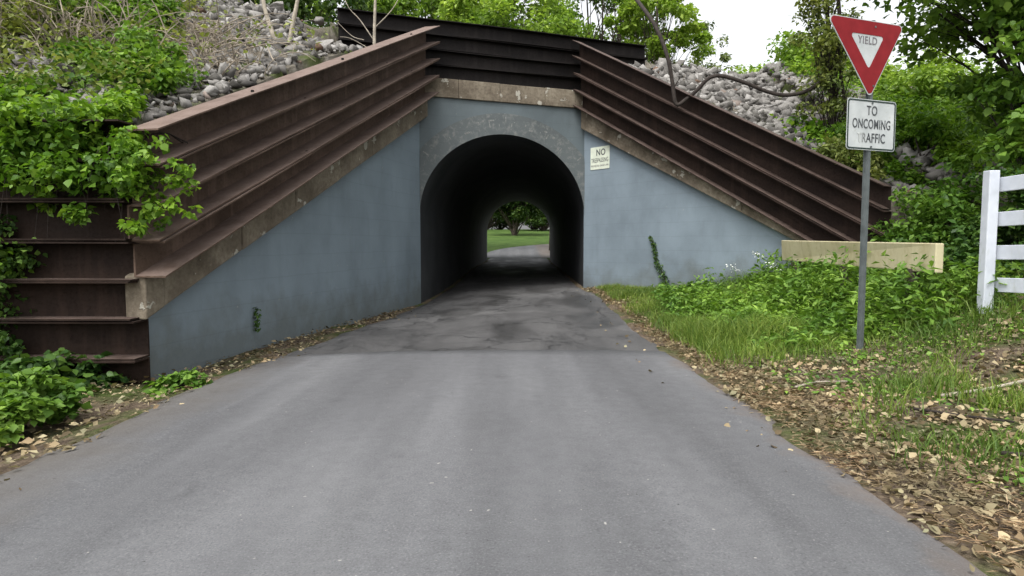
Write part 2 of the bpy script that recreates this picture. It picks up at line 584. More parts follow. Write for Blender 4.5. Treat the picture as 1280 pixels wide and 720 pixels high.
def leaf_geo(P, S, droop=.3, spread=.45, tpl=LEAF_S, flat=.55, rg=None):
    rg = rg or rng
    n = len(P)
    az = rg.uniform(0, 2 * np.pi, n)
    el = rg.normal(-droop, spread, n)
    d = np.stack([np.cos(az) * np.cos(el), np.sin(az) * np.cos(el), np.sin(el)], 1)
    up = np.stack([rg.normal(0, flat, n), rg.normal(0, flat, n), np.ones(n)], 1)
    s = np.cross(d, up)
    s /= np.linalg.norm(s, axis=1, keepdims=True) + 1e-9
    u = np.cross(s, d)
    T, F = tpl
    S = np.asarray(S)[:, None, None]
    wob = rg.uniform(.75, 1.25, (n, 1, 1))
    V = P[:, None, :] + S * (T[None, :, 0:1] * d[:, None, :] + wob * T[None, :, 1:2] * s[:, None, :] + T[None, :, 2:3] * u[:, None, :])
    FF = F[None] + (np.arange(n) * len(T))[:, None, None]
    return V.reshape(-1, 3), FF.reshape(-1, 3)


def leaf_obj(name, P, S, mat, parent=None, loc=None, **kw):
    V, F = leaf_geo(P, S, **kw)
    o_ = np.array(parent.location if parent is not None else (loc or (0, 0, 0)))
    return link(name, mesh_arrays(name, V - o_, F), mat, parent, loc)


def bez(a, b, c, n=6):
    a, b, c = Vector(a), Vector(b), Vector(c)
    return [a * (1 - k) ** 2 + b * 2 * k * (1 - k) + c * k * k for k in [i / n for i in range(n + 1)]]


def clump_points(C, rad, per, rg, flat=.7):
    """leaf positions around the clump centres, thicker towards each clump's outside"""
    n = len(C)
    k = rg.poisson(per, n)
    idx = np.repeat(np.arange(n), k)
    q = rg.normal(0, 1, (len(idx), 3))
    q /= np.linalg.norm(q, axis=1, keepdims=True)
    r_ = rg.uniform(.15, 1, len(idx)) ** .6
    off = q * (r_ * rad[idx])[:, None]
    off[:, 2] *= flat
    return C[idx] + off


def make_tree(name, label, base, height, crown, low, mat, leaf, clumps=70, per=170, trunk=.2, seed=1, group=None, lean=(0, 0), bark='bark', cat='tree', clump_r=.2, stems=1, tpl=LEAF_S, shift=(0, 0)):
    """crown = (rx, ry); low = height of the crown's underside above the base"""
    rg = np.random.default_rng(seed)
    rnd = random.Random(seed)
    bx, by, bz = base
    root = thing(name, label, cat, base, 0, group)
    cz = bz + (low + height) / 2
    rz = (height - low) / 2
    C = []
    while len(C) < clumps:
        q = rg.normal(0, 1, 3)
        q /= np.linalg.norm(q)
        q = q * rg.uniform(.25, 1) ** .55
        w = 1 - .35 * max(0, q[2])
        C.append((bx + lean[0] + shift[0] + q[0] * crown[0] * w, by + lean[1] + shift[1] + q[1] * crown[1] * w, cz + q[2] * rz))
    C = np.array(C)
    tb = MB()
    top = Vector((bx + lean[0], by + lean[1], bz + height * .86))
    trunks = []
    for s in range(stems):
        off = Vector((rnd.uniform(-1, 1), rnd.uniform(-1, 1), 0)) * (.0 if stems == 1 else crown[0] * .35)
        midp = Vector((bx, by, bz)).lerp(top, .5) + Vector((rnd.uniform(-1, 1), rnd.uniform(-1, 1), 0)) * height * .03 + off * .6
        pts = bez((bx + off.x * .15, by + off.y * .15, bz - .3), midp, top + off, 9)
        k = 1.0 if stems == 1 else .7
        tb.tube(pts, [trunk * k * (1.25 if i == 0 else 1) * (1 - .85 * i / 9) + .01 for i in range(10)], 8)
        trunks.append(pts)
    for c in C:
        pts = rnd.choice(trunks)
        hi = max(0, min(8, int((c[2] - bz) / (height * .86) * 9 - rnd.uniform(1, 3))))
        a = pts[hi]
        c_ = Vector(c)
        m = a.lerp(c_, .55) + Vector((rnd.uniform(-.1, .1), rnd.uniform(-.1, .1), rnd.uniform(.0, .18))) * (c_ - a).length
        l_ = bez(a, m, c_, 5)
        r0 = max(.012, trunk * .32 * (1 - hi / 12))
        tb.tube(l_, [r0 * (1 - .85 * i / 5) for i in range(6)], 5)
        for _ in range(2):
            e = c_ + Vector((rnd.uniform(-1, 1), rnd.uniform(-1, 1), rnd.uniform(-.6, .8))) * crown[0] * clump_r
            tb.tube(bez(l_[3], l_[4].lerp(e, .3), e, 3), [r0 * .3, r0 * .22, r0 * .15, r0 * .08], 4)
    tb.build('trunk', M[bark], root, smooth=True)
    rad = rg.uniform(.6, 1.35, len(C)) * crown[0] * clump_r
    P = clump_points(C, rad, per, rg)
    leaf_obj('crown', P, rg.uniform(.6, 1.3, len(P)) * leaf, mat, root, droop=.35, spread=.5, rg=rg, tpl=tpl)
    return root


def make_bush(name, label, centre, radii, mat, leaf, clumps=40, per=120, seed=1, group=None, cat='bush', surface=None, clump_r=.3, tpl=LEAF_S, flat=.75, stem_n=10, droop=.3, bark='bark_dark'):
    """a shrub whose leaf clumps fill half an ellipsoid standing on the ground"""
    rg = np.random.default_rng(seed)
    cx, cy, cz = centre
    root = thing(name, label, cat, centre, 0, group)
    C = []
    while len(C) < clumps:
        q = rg.normal(0, 1, 3)
        q /= np.linalg.norm(q)
        q[2] = abs(q[2])
        q = q * rg.uniform(.3, 1) ** .5
        x, y = cx + q[0] * radii[0], cy + q[1] * radii[1]
        z0 = float(surface(x, y)) if surface else cz
        C.append((x, y, z0 + .05 + q[2] * radii[2]))
    C = np.array(C)
    sb = MB()
    rnd = random.Random(seed)
    for i in range(stem_n):
        c = Vector(C[rnd.randrange(len(C))])
        f_ = Vector((cx + rnd.uniform(-.4, .4) * radii[0], cy + rnd.uniform(-.4, .4) * radii[1], 0))
        f_.z = (float(surface(f_.x, f_.y)) if surface else cz) - .05
        m = f_.lerp(c, .6) + Vector((rnd.uniform(-.15, .15), rnd.uniform(-.15, .15), .2)) * radii[2]
        sb.tube(bez(f_, m, c, 5), [.014 * (1 - i_ / 6.5) + .003 for i_ in range(6)], 4)
    sb.build('stem', M[bark], root, smooth=True)
    rad = rg.uniform(.6, 1.3, len(C)) * min(radii[0], radii[1]) * clump_r
    P = clump_points(C, rad, per, rg, flat)
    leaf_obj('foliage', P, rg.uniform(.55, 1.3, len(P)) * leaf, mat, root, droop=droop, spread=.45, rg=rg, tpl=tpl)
    return root


# ------------------------------------------------------------------ the setting
def grid_mesh(name, X, Y, Z, mat):
    ny, nx = X.shape
    V = np.stack([X, Y, Z], 2).reshape(-1, 3)
    i = np.arange(ny - 1)[:, None] * nx + np.arange(nx - 1)[None]
    F = np.stack([i, i + 1, i + nx + 1, i + nx], 2).reshape(-1, 4)
    return link(name, mesh_arrays(name, V, F), mat, smooth=True)


def road_half(y):
    """left and right road edges at y"""
    xl = np.interp(y, [-6, 6, 8.7, 11, 14, 16, 40], [-2.85, -2.87, -2.6, -2.3, -2.0, axis_x(16) - 1.8, axis_x(40) - 1.8])
    xr = np.interp(y, [-6, 9, 12, 15.4, 16, 40], [1.9, 1.92, 1.85, 1.72, axis_x(16) + 1.8, axis_x(40) + 1.8])
    return xl, xr


gx = np.concatenate([np.linspace(-260, -30, 18), np.linspace(-28, -8, 21), np.arange(-7.8, 9, .16), np.linspace(9.4, 30, 22), np.linspace(34, 260, 18)])
gy = np.concatenate([np.linspace(-60, -8, 10), np.arange(-7, 16, .2), np.arange(16.5, 42, .75), np.linspace(43, 110, 60), np.linspace(118, 420, 20)])
X, Y = np.meshgrid(gx, gy)
Z = gz(X, Y)
xl, xr = road_half(Y)
inside = (X > xl + .12) & (X < xr - .12) & (Y < 42)
rough_ = .025 * vnoise(X, Y, 1.7, 1) + .012 * vnoise(X, Y, 5, 2)
Z = Z + np.where(inside, 0, rough_) - np.where(inside, .07, .0)
Z = Z + np.where((Y > 42), -.02, 0)
tag(grid_mesh('ground', X, Y, Z, M['soil']), kind='structure')


def road_sheet(name, ys, centre, half, mat, lift, thick=.03, wob=.05):
    n = 26
    rows = []
    for y in ys:
        l_, r_ = half(y)
        u = np.linspace(0, 1, n)
        x = l_ + (r_ - l_) * u
        x[0] += wob * float(vnoise(y, 3.1, 1.3, 3)) + wob * .5 * float(vnoise(y, 1.1, 4, 4))
        x[-1] += wob * float(vnoise(y, 9.1, 1.3, 5)) + wob * .5 * float(vnoise(y, 5.1, 4, 6))
        rows.append((x, np.full(n, y)))
    X = np.array([r_[0] for r_ in rows])
    Y = np.array([r_[1] for r_ in rows])
    crown = .035 * (1 - (np.linspace(-1, 1, n) ** 2))
    Z = road_z(X, Y) + lift + crown[None] * (1 if wob else 0)
    Z[:, 0] -= thick
    Z[:, -1] -= thick
    return X, Y, Z


Xr, Yr, Zr = road_sheet('road', np.concatenate([np.arange(-6, 7.3, .2), [7.38]]), None, road_half, None, .02)
# the newer surface stops at a slightly wavy transverse edge
Yr[-1] += np.array([.07 * float(vnoise(k, 2.2, .45, 8)) + .04 * float(vnoise(k, 7.2, 1.3, 9)) for k in range(Yr.shape[1])]) + np.linspace(0, .28, Yr.shape[1])
lipx, lipy, lipz = Xr[-1:], Yr[-1:] + .012, Zr[-1:] - .035
tag(grid_mesh('road', np.vstack([Xr, lipx]), np.vstack([Yr, lipy]), np.vstack([Zr, lipz]), M['asphalt']), kind='structure')
Xo, Yo, Zo = road_sheet('old_road', np.concatenate([np.arange(7.0, 16, .15), np.arange(16.2, 39.3, .6)]), None, road_half, None, .002)
Zo = Zo + (.012 * vnoise(Xo, Yo, 1.4, 12) + .006 * vnoise(Xo, Yo, 4, 13)) * (Yo < 15)
tag(grid_mesh('road_under_bridge', Xo, Yo, Zo, M['old_asphalt']), kind='structure')
# beyond the tunnel the lane swings off to the side
pts = []
px, py, hd = axis_x(39.2), 39.2, R(90)
rows = []
for k in range(50):
    nxv, nyv = math.sin(hd), -math.cos(hd)
    rows.append([(px + nxv * w, py + nyv * w) for w in np.linspace(-2.1, 2.1, 9)])
    px += math.cos(hd) * .8
    py += math.sin(hd) * .8
    hd -= .8 / 16 if (2 < k and hd > R(8)) else 0
A_ = np.array(rows)
tag(grid_mesh('lane', A_[:, :, 0], A_[:, :, 1], road_z(A_[:, :, 0], A_[:, :, 1]) + .03, M['asphalt']), kind='structure')


def front_y(x):
    """where the bank begins behind the walls"""
    lw_x = [LW[0] - .22, HW_A[0] - .12]
    if x <= -9.5:
        return yc(x) - 11.4
    if x < -8:
        k = (x + 9.5) / 1.5
        return (yc(-9.5) - 11.4) * (1 - k) + 6.62 * k
    if x < lw_x[0]:
        return 6.62
    if x < lw_x[1]:
        k = (x - lw_x[0]) / (lw_x[1] - lw_x[0])
        return 6.62 + (14.45 - 6.62) * k
    if x < HW_B[0] + .1:
        return yc(x) + .5
    ex = HW_B[0] + RD[0] * RLEN
    if x < ex:
        k = (x - HW_B[0]) / RD[0]
        return HW_B[1] + RD[1] * k + .42
    if x < ex + 2.2:
        k = (x - ex) / 2.2
        y0 = HW_B[1] + RD[1] * RLEN + .42
        return y0 * (1 - k) + (yc(ex + 2.2) - 9.4) * k
    return yc(x) - 9.4


bx_ = np.concatenate([np.linspace(-45, -11, 20), np.arange(-10, -3.9, .2), np.arange(-3.85, -1.8, .06), np.arange(-1.75, 9, .15), np.linspace(9.3, 50, 30)])
nv = 70
BX, BY, BZ = [], [], []
for x in bx_:
    yf = front_y(x)
    yb = min(yc(x) + 23.4, 500) if abs(x) > 6 else FAR_Y - .3
    yb = yc(x) + 23.4 if abs(x) > 8 else (FAR_Y - .3) * (1 - max(0, (abs(x) - 5) / 3)) + (yc(x) + 23.4) * max(0, (abs(x) - 5) / 3)
    v = np.linspace(0, 1, nv) ** 1.4
    y = yf + (yb - yf) * v
    z = bank_z(x, y) + .07 * vnoise(np.full(nv, x), y, 1.1, 21) + .04 * vnoise(np.full(nv, x), y, 3.1, 22)
    z = np.maximum(z, gz(np.full(nv, x), y) - .2)
    y = np.concatenate([[yf], y, [yb]])
    lowf = 4.3 if HW_A[0] - .16 < x < HW_B[0] + .1 else -.4
    z = np.concatenate([[lowf], z, [4.3 if abs(x) < 4 else -.4]])
    BX.append(np.full(nv + 2, x))
    BY.append(y)
    BZ.append(z)
tag(grid_mesh('embankment_hill', np.array(BX).T, np.array(BY).T, np.array(BZ).T, M['bank']), kind='structure')


def bank_top(x, y):
    return np.maximum(bank_z(x, y), gz(x, y))


# ------------------------------------------------------------------ the underpass
def hw_pt(l, z, off=0.0):
    """point on the headwall's face at lateral offset l from the tunnel's axis; off moves it out towards the road"""
    y = 14.86
    for _ in range(6):
        x = axis_x(y) + l
        y = yc(x)
    nx_, ny_ = HS / math.hypot(HS, 1), -1 / math.hypot(HS, 1)
    return (x + nx_ * off, y + ny_ * off, z)


bridge = thing('concrete_underpass', 'painted grey blue concrete underpass with a round arched tunnel and splayed walls', 'underpass', (-.14, 14.86, 0))
NA = 40
prof = [(-AR, SPRING * k / 6 - .3 * (1 - k / 6)) for k in range(6)]
prof += [(-AR * math.cos(math.pi * k / NA), SPRING + AR * math.sin(math.pi * k / NA)) for k in range(NA + 1)]
prof += [(AR, SPRING * k / 6 - .3 * (1 - k / 6)) for k in range(5, -1, -1)]
HTOP = 4.44
mb = MB()
arc = prof[5:-5]
fr = [hw_pt(l, z) for l, z in arc]
ft = [hw_pt(l, HTOP) for l, z in arc]
bt = [hw_pt(l, HTOP, -.4) for l, z in arc]
bb = [hw_pt(l, z, -.4) for l, z in arc]
n = len(arc)
mb.add(fr + ft + bt + bb, [q for i in range(n - 1) for q in ((i, i + 1, n + i + 1, n + i), (n + i, n + i + 1, 2 * n + i + 1, 2 * n + i))])
mb.build('headwall', M['paint_shaded'], bridge)
# barrel
rings_i, rings_o = [], []
for k in range(41):
    f_ = k / 40
    ri, ro = [], []
    for l, z in prof:
        a = Vector(hw_pt(l, z, 0))
        b = Vector((axis_x(FAR_Y) + l, FAR_Y, z))
        ri.append(a.lerp(b, f_))
        q = hw_pt(l * 1.2, z + (.35 if z > SPRING else 0) * max(0, (z - SPRING) / AR), -.02)
        a2 = Vector(q)
        b2 = Vector((axis_x(FAR_Y) + l * 1.2, FAR_Y, q[2]))
        ro.append(a2.lerp(b2, f_))
    rings_i.append(ri)
    rings_o.append(ro)
mb = MB()
npf = len(prof)
for rg_, flip in ((rings_i, False), (rings_o, True)):
    vs = [q for r_ in rg_[(1 if flip else 0):] for q in r_]
    fs = []
    for i in range(len(vs) // npf - 1):
        for j in range(npf - 1):
            fs.append((i * npf + j, i * npf + j + 1, (i + 1) * npf + j + 1, (i + 1) * npf + j))
    mb.add(vs, fs)
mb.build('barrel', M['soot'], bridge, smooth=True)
# ring round the opening
mb = MB()
lmax = AR + .015
inn, out = [], []
angs = [R(a) for a in range(2, 179, 4)]
for a in angs:
    inn.append((-AR * math.cos(a), SPRING + AR * math.sin(a)))
    ro = AR + .46
    lx = -ro * math.cos(a)
    zz = SPRING + ro * math.sin(a)
    if abs(lx) > lmax:
        k = (lmax - .03) / abs(math.cos(a))
        lx = -k * math.cos(a)
        zz = SPRING + k * math.sin(a)
    out.append((lx, zz))
rr = []
for (a, b), (c, d) in zip(inn, out):
    rr.append([hw_pt(a * .999, b, .0), hw_pt(a * .999, b, .02), hw_pt(c, d, .02), hw_pt(c, d, .0)])
mb.sweep(rr)
mb.build('arch_ring', M['ring_paint_shaded'], bridge)
# flaked marks on the ring
FLAKE = m_plain('bare_mortar', (.2, .205, .195), .9, .35, 30)
rnd = random.Random(5)
for deg in (38, 52, 55, 66, 74, 77, 79.5, 82, 86, 90, 94, 102, 105, 112, 114.5, 117, 120, 128, 141):
    a = R(deg + rnd.uniform(-.6, .6))
    r0 = AR + rnd.uniform(.1, .3)
    r1 = r0 + rnd.uniform(.04, .17)
    w = rnd.uniform(.006, .014)
    wq = rnd.choice((1, 1, 1, 4))
    p_ = []
    for rr_, s in ((r0, -1), (r0, 1), (r1, 1), (r1, -1)):
        aa = a + s * w * wq / rr_
        p_.append((-rr_ * math.cos(aa), SPRING + rr_ * math.sin(aa)))
    if wq > 1:
        p_[2], p_[3] = (p_[2][0], p_[1][1] + .03), (p_[3][0], p_[0][1] + .03)
    mb = MB()
    mb.hexa([hw_pt(l, z, .018) for l, z in p_], [hw_pt(l, z, .0225) for l, z in p_])
    mb.build('flaked_paint', FLAKE, bridge)
# header beam over the arch, in blocks with joints
hn = Vector((HS, -1, 0)).normalized()
hd_ = Vector((1, HS, 0)).normalized()
A3 = Vector((HW_A[0], HW_A[1], 0))
B3 = Vector((HW_B[0], HW_B[1], 0))


def block_run(mb, start, direc, out_n, s0, s1, zb, zt, front, back, step, rnd, gap=.003):
    """a row of coping blocks: zb/zt give bottom and top heights along the run"""
    s = s0
    while s < s1 - .05:
        e = min(s1, s + step * rnd.uniform(.75, 1.3))
        if s1 - e < .25:
            e = s1
        j = rnd.uniform(-.008, .008)
        a, b = s + gap, e - gap
        fa, fb = front + j, -back
        lo = [start + direc * a + out_n * fa, start + direc * b + out_n * fa, start + direc * b + out_n * fb, start + direc * a + out_n * fb]
        ss = [a, b, b, a]
        mb.hexa([(q.x, q.y, zb(t_)) for q, t_ in zip(lo, ss)], [(q.x, q.y, zt(t_) + j * .5) for q, t_ in zip(lo, ss)])
        s = e


rnd = random.Random(3)
mb = MB()
HL = (B3 - A3).length
block_run(mb, A3, hd_, hn, -.02, HL + .05, lambda s: HTOP - .03, lambda s: 4.81, .05, .45, 1.0, rnd)
mb.build('header_beam', M['coping'], bridge, bevel=.012)
# wing walls
lw3 = Vector((LW[0], LW[1], 0))
ld = (lw3 - A3)
LLEN = ld.length
ld.normalize()
ln = Vector((-ld.y, ld.x, 0))
if ln.x < 0:
    ln = -ln                     # towards the road
rd = Vector((RD[0], RD[1], 0))
rn = Vector((rd.y, -rd.x, 0))
if rn.x > 0:
    rn = -rn


def lcb(s):
    return 3.98 - .418 * s


def lct(s):
    return 4.45 - .425 * s


def rcb(s):
    return 3.955 - .493 * s


def rct(s):
    return 4.43 - .55 * s


def wing(start, d, nn, length, top, name, base):
    mb = MB()
    k = 24
    rings = []
    for i in range(k + 1):
        s = length * i / k
        q = start + d * s
        b = q - nn * .4
        zt = max(top(s), base + .02)
        rings.append([(q.x, q.y, base), (q.x, q.y, zt), (b.x, b.y, zt), (b.x, b.y, base)])
    mb.sweep(rings)
    return mb.build(name, M['paint'], bridge)


wing(A3, ld, ln, LLEN, lcb, 'wing_wall', -.5)
wing(B3, rd, rn, 6.5, rcb, 'wing_wall', -.3)
mb = MB()
block_run(mb, A3, ld, ln, .02, LLEN + .12, lcb, lct, .2, .03, 1.15, rnd)
mb.build('coping', M['coping'], bridge, bevel=.015)
mb = MB()
block_run(mb, B3, rd, rn, .02, RLEN, rcb, rct, .15, .03, 1.3, rnd)
mb.build('coping', M['coping'], bridge, bevel=.015)
# far portal
mb = MB()
fpts = [(axis_x(FAR_Y) + l, z) for l, z in arc]
v_ = [(x, FAR_Y, z) for x, z in fpts] + [(x, FAR_Y, 5.0) for x, z in fpts] + [(x, FAR_Y - .4, 5.0) for x, z in fpts]
mb.add(v_, [q for i in range(n - 1) for q in ((i, i + 1, n + i + 1, n + i), (n + i, n + i + 1, 2 * n + i + 1, 2 * n + i))])
for sg in (-1, 1):
    x0 = axis_x(FAR_Y) + sg * AR
    x1 = axis_x(FAR_Y) + sg * 9
    lo, hi = (x0, x1) if sg > 0 else (x1, x0)
    a, b = (5.0, .6) if sg > 0 else (.6, 5.0)
    mb.hexa([(lo, FAR_Y - .4, -.4), (hi, FAR_Y - .4, -.4), (hi, FAR_Y, -.4), (lo, FAR_Y, -.4)], [(lo, FAR_Y - .4, a), (hi, FAR_Y - .4, b), (hi, FAR_Y, b), (lo, FAR_Y, a)])
mb.build('far_headwall', M['paint_shaded'], bridge)


# ------------------------------------------------------------------ stacked steel beams
def beam_ring(q, nn, z, fw, h, tf=.016, tw=.02):
    """channel section, open to the front, at point q; nn is the horizontal direction across it"""
    a = fw / 2
    w = tw / 2
    prof_ = [(-a, 0), (a, 0), (a, tf), (-a + tw, tf), (-a + tw, h - tf), (a, h - tf), (a, h), (-a, h)]
    return [(q.x + nn.x * u, q.y + nn.y * u, z + v) for u, v in prof_]


def steel_stack(root, start, d, nn, s0, s1, zfun, centre, pitch, count, fw, mats, rnd, seg=14, jit=.0, skew=0):
    for b in range(count):
        mb = MB()
        rings = []
        j = rnd.uniform(-1, 1) * .012
        e0, e1 = s0 + rnd.uniform(-.03, .03), s1 + rnd.uniform(-.02, .02)
        ph = rnd.uniform(0, 6)
        for i in range(seg + 1):
            s = e0 + (e1 - e0) * i / seg
            q = start + d * s + nn * (centre + j + .011 * math.sin(s * 1.3 + ph))
            rings.append(beam_ring(q, nn, zfun(s) + b * pitch + .004 + .005 * math.sin(s * .9 + ph), fw, pitch - .008))
        mb.sweep(rings)
        mb.build('steel_beam', mats[b % len(mats)], root)


rnd = random.Random(9)
sl = thing('steel_beam_wall', 'brown rusted stack of steel beams sloping down left of the arch', 'retaining wall', (-2.8, 10.3, 2.6), 0, 'stacked steel beam walls')
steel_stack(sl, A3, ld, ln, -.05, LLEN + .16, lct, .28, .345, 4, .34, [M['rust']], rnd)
for b_ in range(4):
    for s_b in ((1.4, 4.3, 6.6) if b_ % 2 else (2.6, 5.4)):
        q = A3 + ld * s_b + ln * .36
        zb = lct(s_b) + (b_ + 1) * .345 + .002
        mb = MB()
        mb.sweep([[(q.x + r_ * math.cos(a * math.pi / 3), q.y + r_ * math.sin(a * math.pi / 3), z_) for a in range(6)] for r_, z_ in ((.02, zb - .012), (.02, zb + .016))])
        mb.build('bolt', M['black_steel'], sl)
sr = thing('steel_beam_wall', 'dark brown stack of steel beams sloping down behind the yield sign', 'retaining wall', (3.8, 12.9, 2.5), 0, 'stacked steel beam walls')
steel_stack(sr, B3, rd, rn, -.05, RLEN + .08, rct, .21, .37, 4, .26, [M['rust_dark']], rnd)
sk = thing('steel_beam_wall', 'black stack of steel beams standing level above the arch header', 'retaining wall', (-.14, 15.1, 4.81), 0, 'stacked steel beam walls')
steel_stack(sk, A3, hd_, hn, -1.62, HL + 1.72, lambda s: 4.815, -.14, .315, 4, .13, [M['black_steel']], rnd)
st = thing('steel_beam_wall', 'rusty level steel beams half under leaves at the left end of the wall', 'retaining wall', (-5.8, 6.16, -.2), 0, 'stacked steel beam walls')
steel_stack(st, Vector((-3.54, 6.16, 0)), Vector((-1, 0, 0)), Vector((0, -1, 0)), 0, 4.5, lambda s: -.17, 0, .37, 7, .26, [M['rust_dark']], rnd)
mbp = MB()
for xx in (-4.0, -5.6, -7.2):
    mbp.box(xx - .1, 6.3, -.4, xx + .1, 6.45, 2.2)
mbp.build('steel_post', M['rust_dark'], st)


# ------------------------------------------------------------------ lettering
def text_mesh(body, size, bold=0.0, extrude=.0012, xs=1.0):
    cu = bpy.data.curves.new('lettering', 'FONT')
    cu.body = body
    cu.size = size
    cu.align_x = 'CENTER'
    cu.align_y = 'CENTER'
    cu.offset = bold
    cu.extrude = extrude
    cu.space_character = 1.08
    ob = bpy.data.objects.new('lettering', cu)
    COL.objects.link(ob)
    dg = bpy.context.evaluated_depsgraph_get()
    me = bpy.data.meshes.new_from_object(ob.evaluated_get(dg))
    bpy.data.objects.remove(ob)
    # stand the letters up: text x -> x, text y -> z, facing -y
    for v in me.vertices:
        v.co = Vector((v.co.x * xs, -v.co.z, v.co.y))
    return me


def letters(body, size, at, mat, parent, bold=0, xs=1.0, tilt=0.0):
    me = text_mesh(body, size, bold, xs=xs)
    for v in me.vertices:
        x, z = v.co.x, v.co.z
        v.co = Vector((x * math.cos(tilt) - z * math.sin(tilt) + 0, v.co.y, x * math.sin(tilt) + z * math.cos(tilt)))
    me.materials.clear()
    me.name = 'lettering'
    o = link('lettering', me, mat, parent)
    o.location = at
    return o


def rounded_poly(pts, r, n=6):
    out = []
    m = len(pts)
    for i in range(m):
        p0, p1, p2 = Vector(pts[i - 1]), Vector(pts[i]), Vector(pts[(i + 1) % m])
        a, b = (p0 - p1).normalized(), (p2 - p1).normalized()
        half = math.acos(max(-1, min(1, a.dot(b)))) / 2
        d = r / math.tan(half)
        s, e = p1 + a * d, p1 + b * d
        c = p1 + (a + b).normalized() * (r / math.sin(half))
        a0 = math.atan2((s - c).y, (s - c).x)
        a1 = math.atan2((e - c).y, (e - c).x)
        dl = (a1 - a0 + math.pi) % (2 * math.pi) - math.pi
        for k in range(n + 1):
            t_ = a0 + dl * k / n
            out.append((c.x + r * math.cos(t_), c.y + r * math.sin(t_)))
    return out


def plate(poly, y0, y1):
    m = MB()
    m.sweep([[(x, y0, z) for x, z in poly], [(x, y1, z) for x, z in poly]])
    return m


# ------------------------------------------------------------------ yield sign
SX, SY = 3.82, 7.08
SZ = float(gz(SX, SY)) - .02
sign = thing('yield_sign', 'red and white triangular yield sign with square plaque on a grey post', 'road sign', (SX, SY, SZ), R(21))
# post: a hat-shaped channel
prof_ = [(-.04, .02), (-.04, .012), (-.022, .012), (-.018, -.022), (.018, -.022), (.022, .012), (.04, .012), (.04, .02), (.015, .02), (.011, -.014), (-.011, -.014), (-.015, .02)]
mb = MB()
mb.sweep([[(x, y + .03, z) for x, y in prof_] for z in (-.4, .8, 1.6, 2.4, 3.55)])
mb.build('post', M['galv'], sign, local=True)
YT = 3.60 - SZ + .02
W = .55
H_ = .80
tri = [(-W - .125, YT), (W - .125, YT), (-.04, YT - H_)]
tri_o = rounded_poly(tri, .045)
pl = plate(tri_o, -.004, 0).build('yield_plate', M['sign_white'], sign, local=True)
c_ = (-.097, YT - H_ / 3)


def shrink(pts, k):
    return [(c_[0] + (x - c_[0]) * k, c_[1] + (z - c_[1]) * k) for x, z in pts]


red_o = rounded_poly(shrink(tri, .965), .04)
mb = MB()
inn = rounded_poly(shrink(tri, .44), .025)
# band between the two triangles
mm = len(red_o)
vs = [(x, -.0075, z) for x, z in red_o] + [(x, -.0075, z) for x, z in inn] + [(x, -.005, z) for x, z in red_o] + [(x, -.005, z) for x, z in inn]
fs = []
for i in range(mm):
    j = (i + 1) % mm
    fs += [(i, j, mm + j, mm + i), (i, j, 2 * mm + j, 2 * mm + i), (mm + i, mm + j, 3 * mm + j, 3 * mm + i)]
mb.add(vs, fs)
mb.build('red_border', M['sign_red'], pl, local=True)
letters('YIELD', .11, (-.1, -.0065, YT - H_ * .262), M['sign_grey'], pl, .001, .9)
PW, PH = .35, .265
pz = YT - H_ - .012 - PH
PX = -.0
sq = rounded_poly([(-PW, pz - PH), (PW, pz - PH), (PW, pz + PH), (-PW, pz + PH)], .035)
pq = plate(sq, -.004, 0).build('plaque', M['sign_white'], sign, local=True)
mb = MB()
sq1 = rounded_poly([(-PW + .008, pz - PH + .008), (PW - .008, pz - PH + .008), (PW - .008, pz + PH - .008), (-PW + .008, pz + PH - .008)], .03)
sq2 = rounded_poly([(-PW + .024, pz - PH + .024), (PW - .024, pz - PH + .024), (PW - .024, pz + PH - .024), (-PW + .024, pz + PH - .024)], .022)
mm = len(sq1)
mb.add([(x, -.0065, z) for x, z in sq1] + [(x, -.0065, z) for x, z in sq2] + [(x, -.0042, z) for x, z in sq1] + [(x, -.0042, z) for x, z in sq2],
       [q for i in range(mm) for q in ((i, (i + 1) % mm, mm + (i + 1) % mm, mm + i), (i, (i + 1) % mm, 2 * mm + (i + 1) % mm, 2 * mm + i), (mm + i, mm + (i + 1) % mm, 3 * mm + (i + 1) % mm, 3 * mm + i))])
mb.build('plaque_border', M['sign_edge'], pq, local=True)
letters('TO', .14, (0, -.0065, pz + .145), M['sign_ink'], pq, .001, .75)
letters('ONCOMING', .14, (0, -.0065, pz + .005), M['sign_ink'], pq, .001, .66)
letters('TRAFFIC', .14, (0, -.0065, pz - .14), M['sign_fade'], pq, .001, .72)
for zz in (YT - .06, YT - H_ + .13, pz + .228, pz - .228):
    m = MB()
    m.sweep([[(.011 * math.cos(a * math.pi / 4), y, zz + .011 * math.sin(a * math.pi / 4)) for a in range(8)] for y in (-.013, -.003)])
    m.build('bolt', M['galv'], sign, local=True)

# ------------------------------------------------------------------ no trespassing sign on the wing wall
s_ = .52
q = B3 + rd * s_ + rn * .006
ang = math.atan2(rd.y, rd.x)
nt = thing('notice_sign', 'small pale notice reading NO TRESPASSING fixed on the blue wall', 'sign', (q.x, q.y, 3.23), ang)
nt_q = rounded_poly([(-.3, -.255), (.3, -.255), (.3, .255), (-.3, .255)], .02, 3)
npl = plate(nt_q, -.006, 0).build('notice_plate', M['sign_cream'], nt, local=True, bevel=.001)
letters('NO', .2, (.03, -.0085, .12), M['sign_ink'], npl, .003, .9)
letters('TRESPASSING', .14, (0, -.0085, -.055), M['sign_ink'], npl, .0, .6)
letters('PROTECTED UNDER LAW', .06, (0, -.0085, -.175), M['sign_grey'], npl, 0, .74)

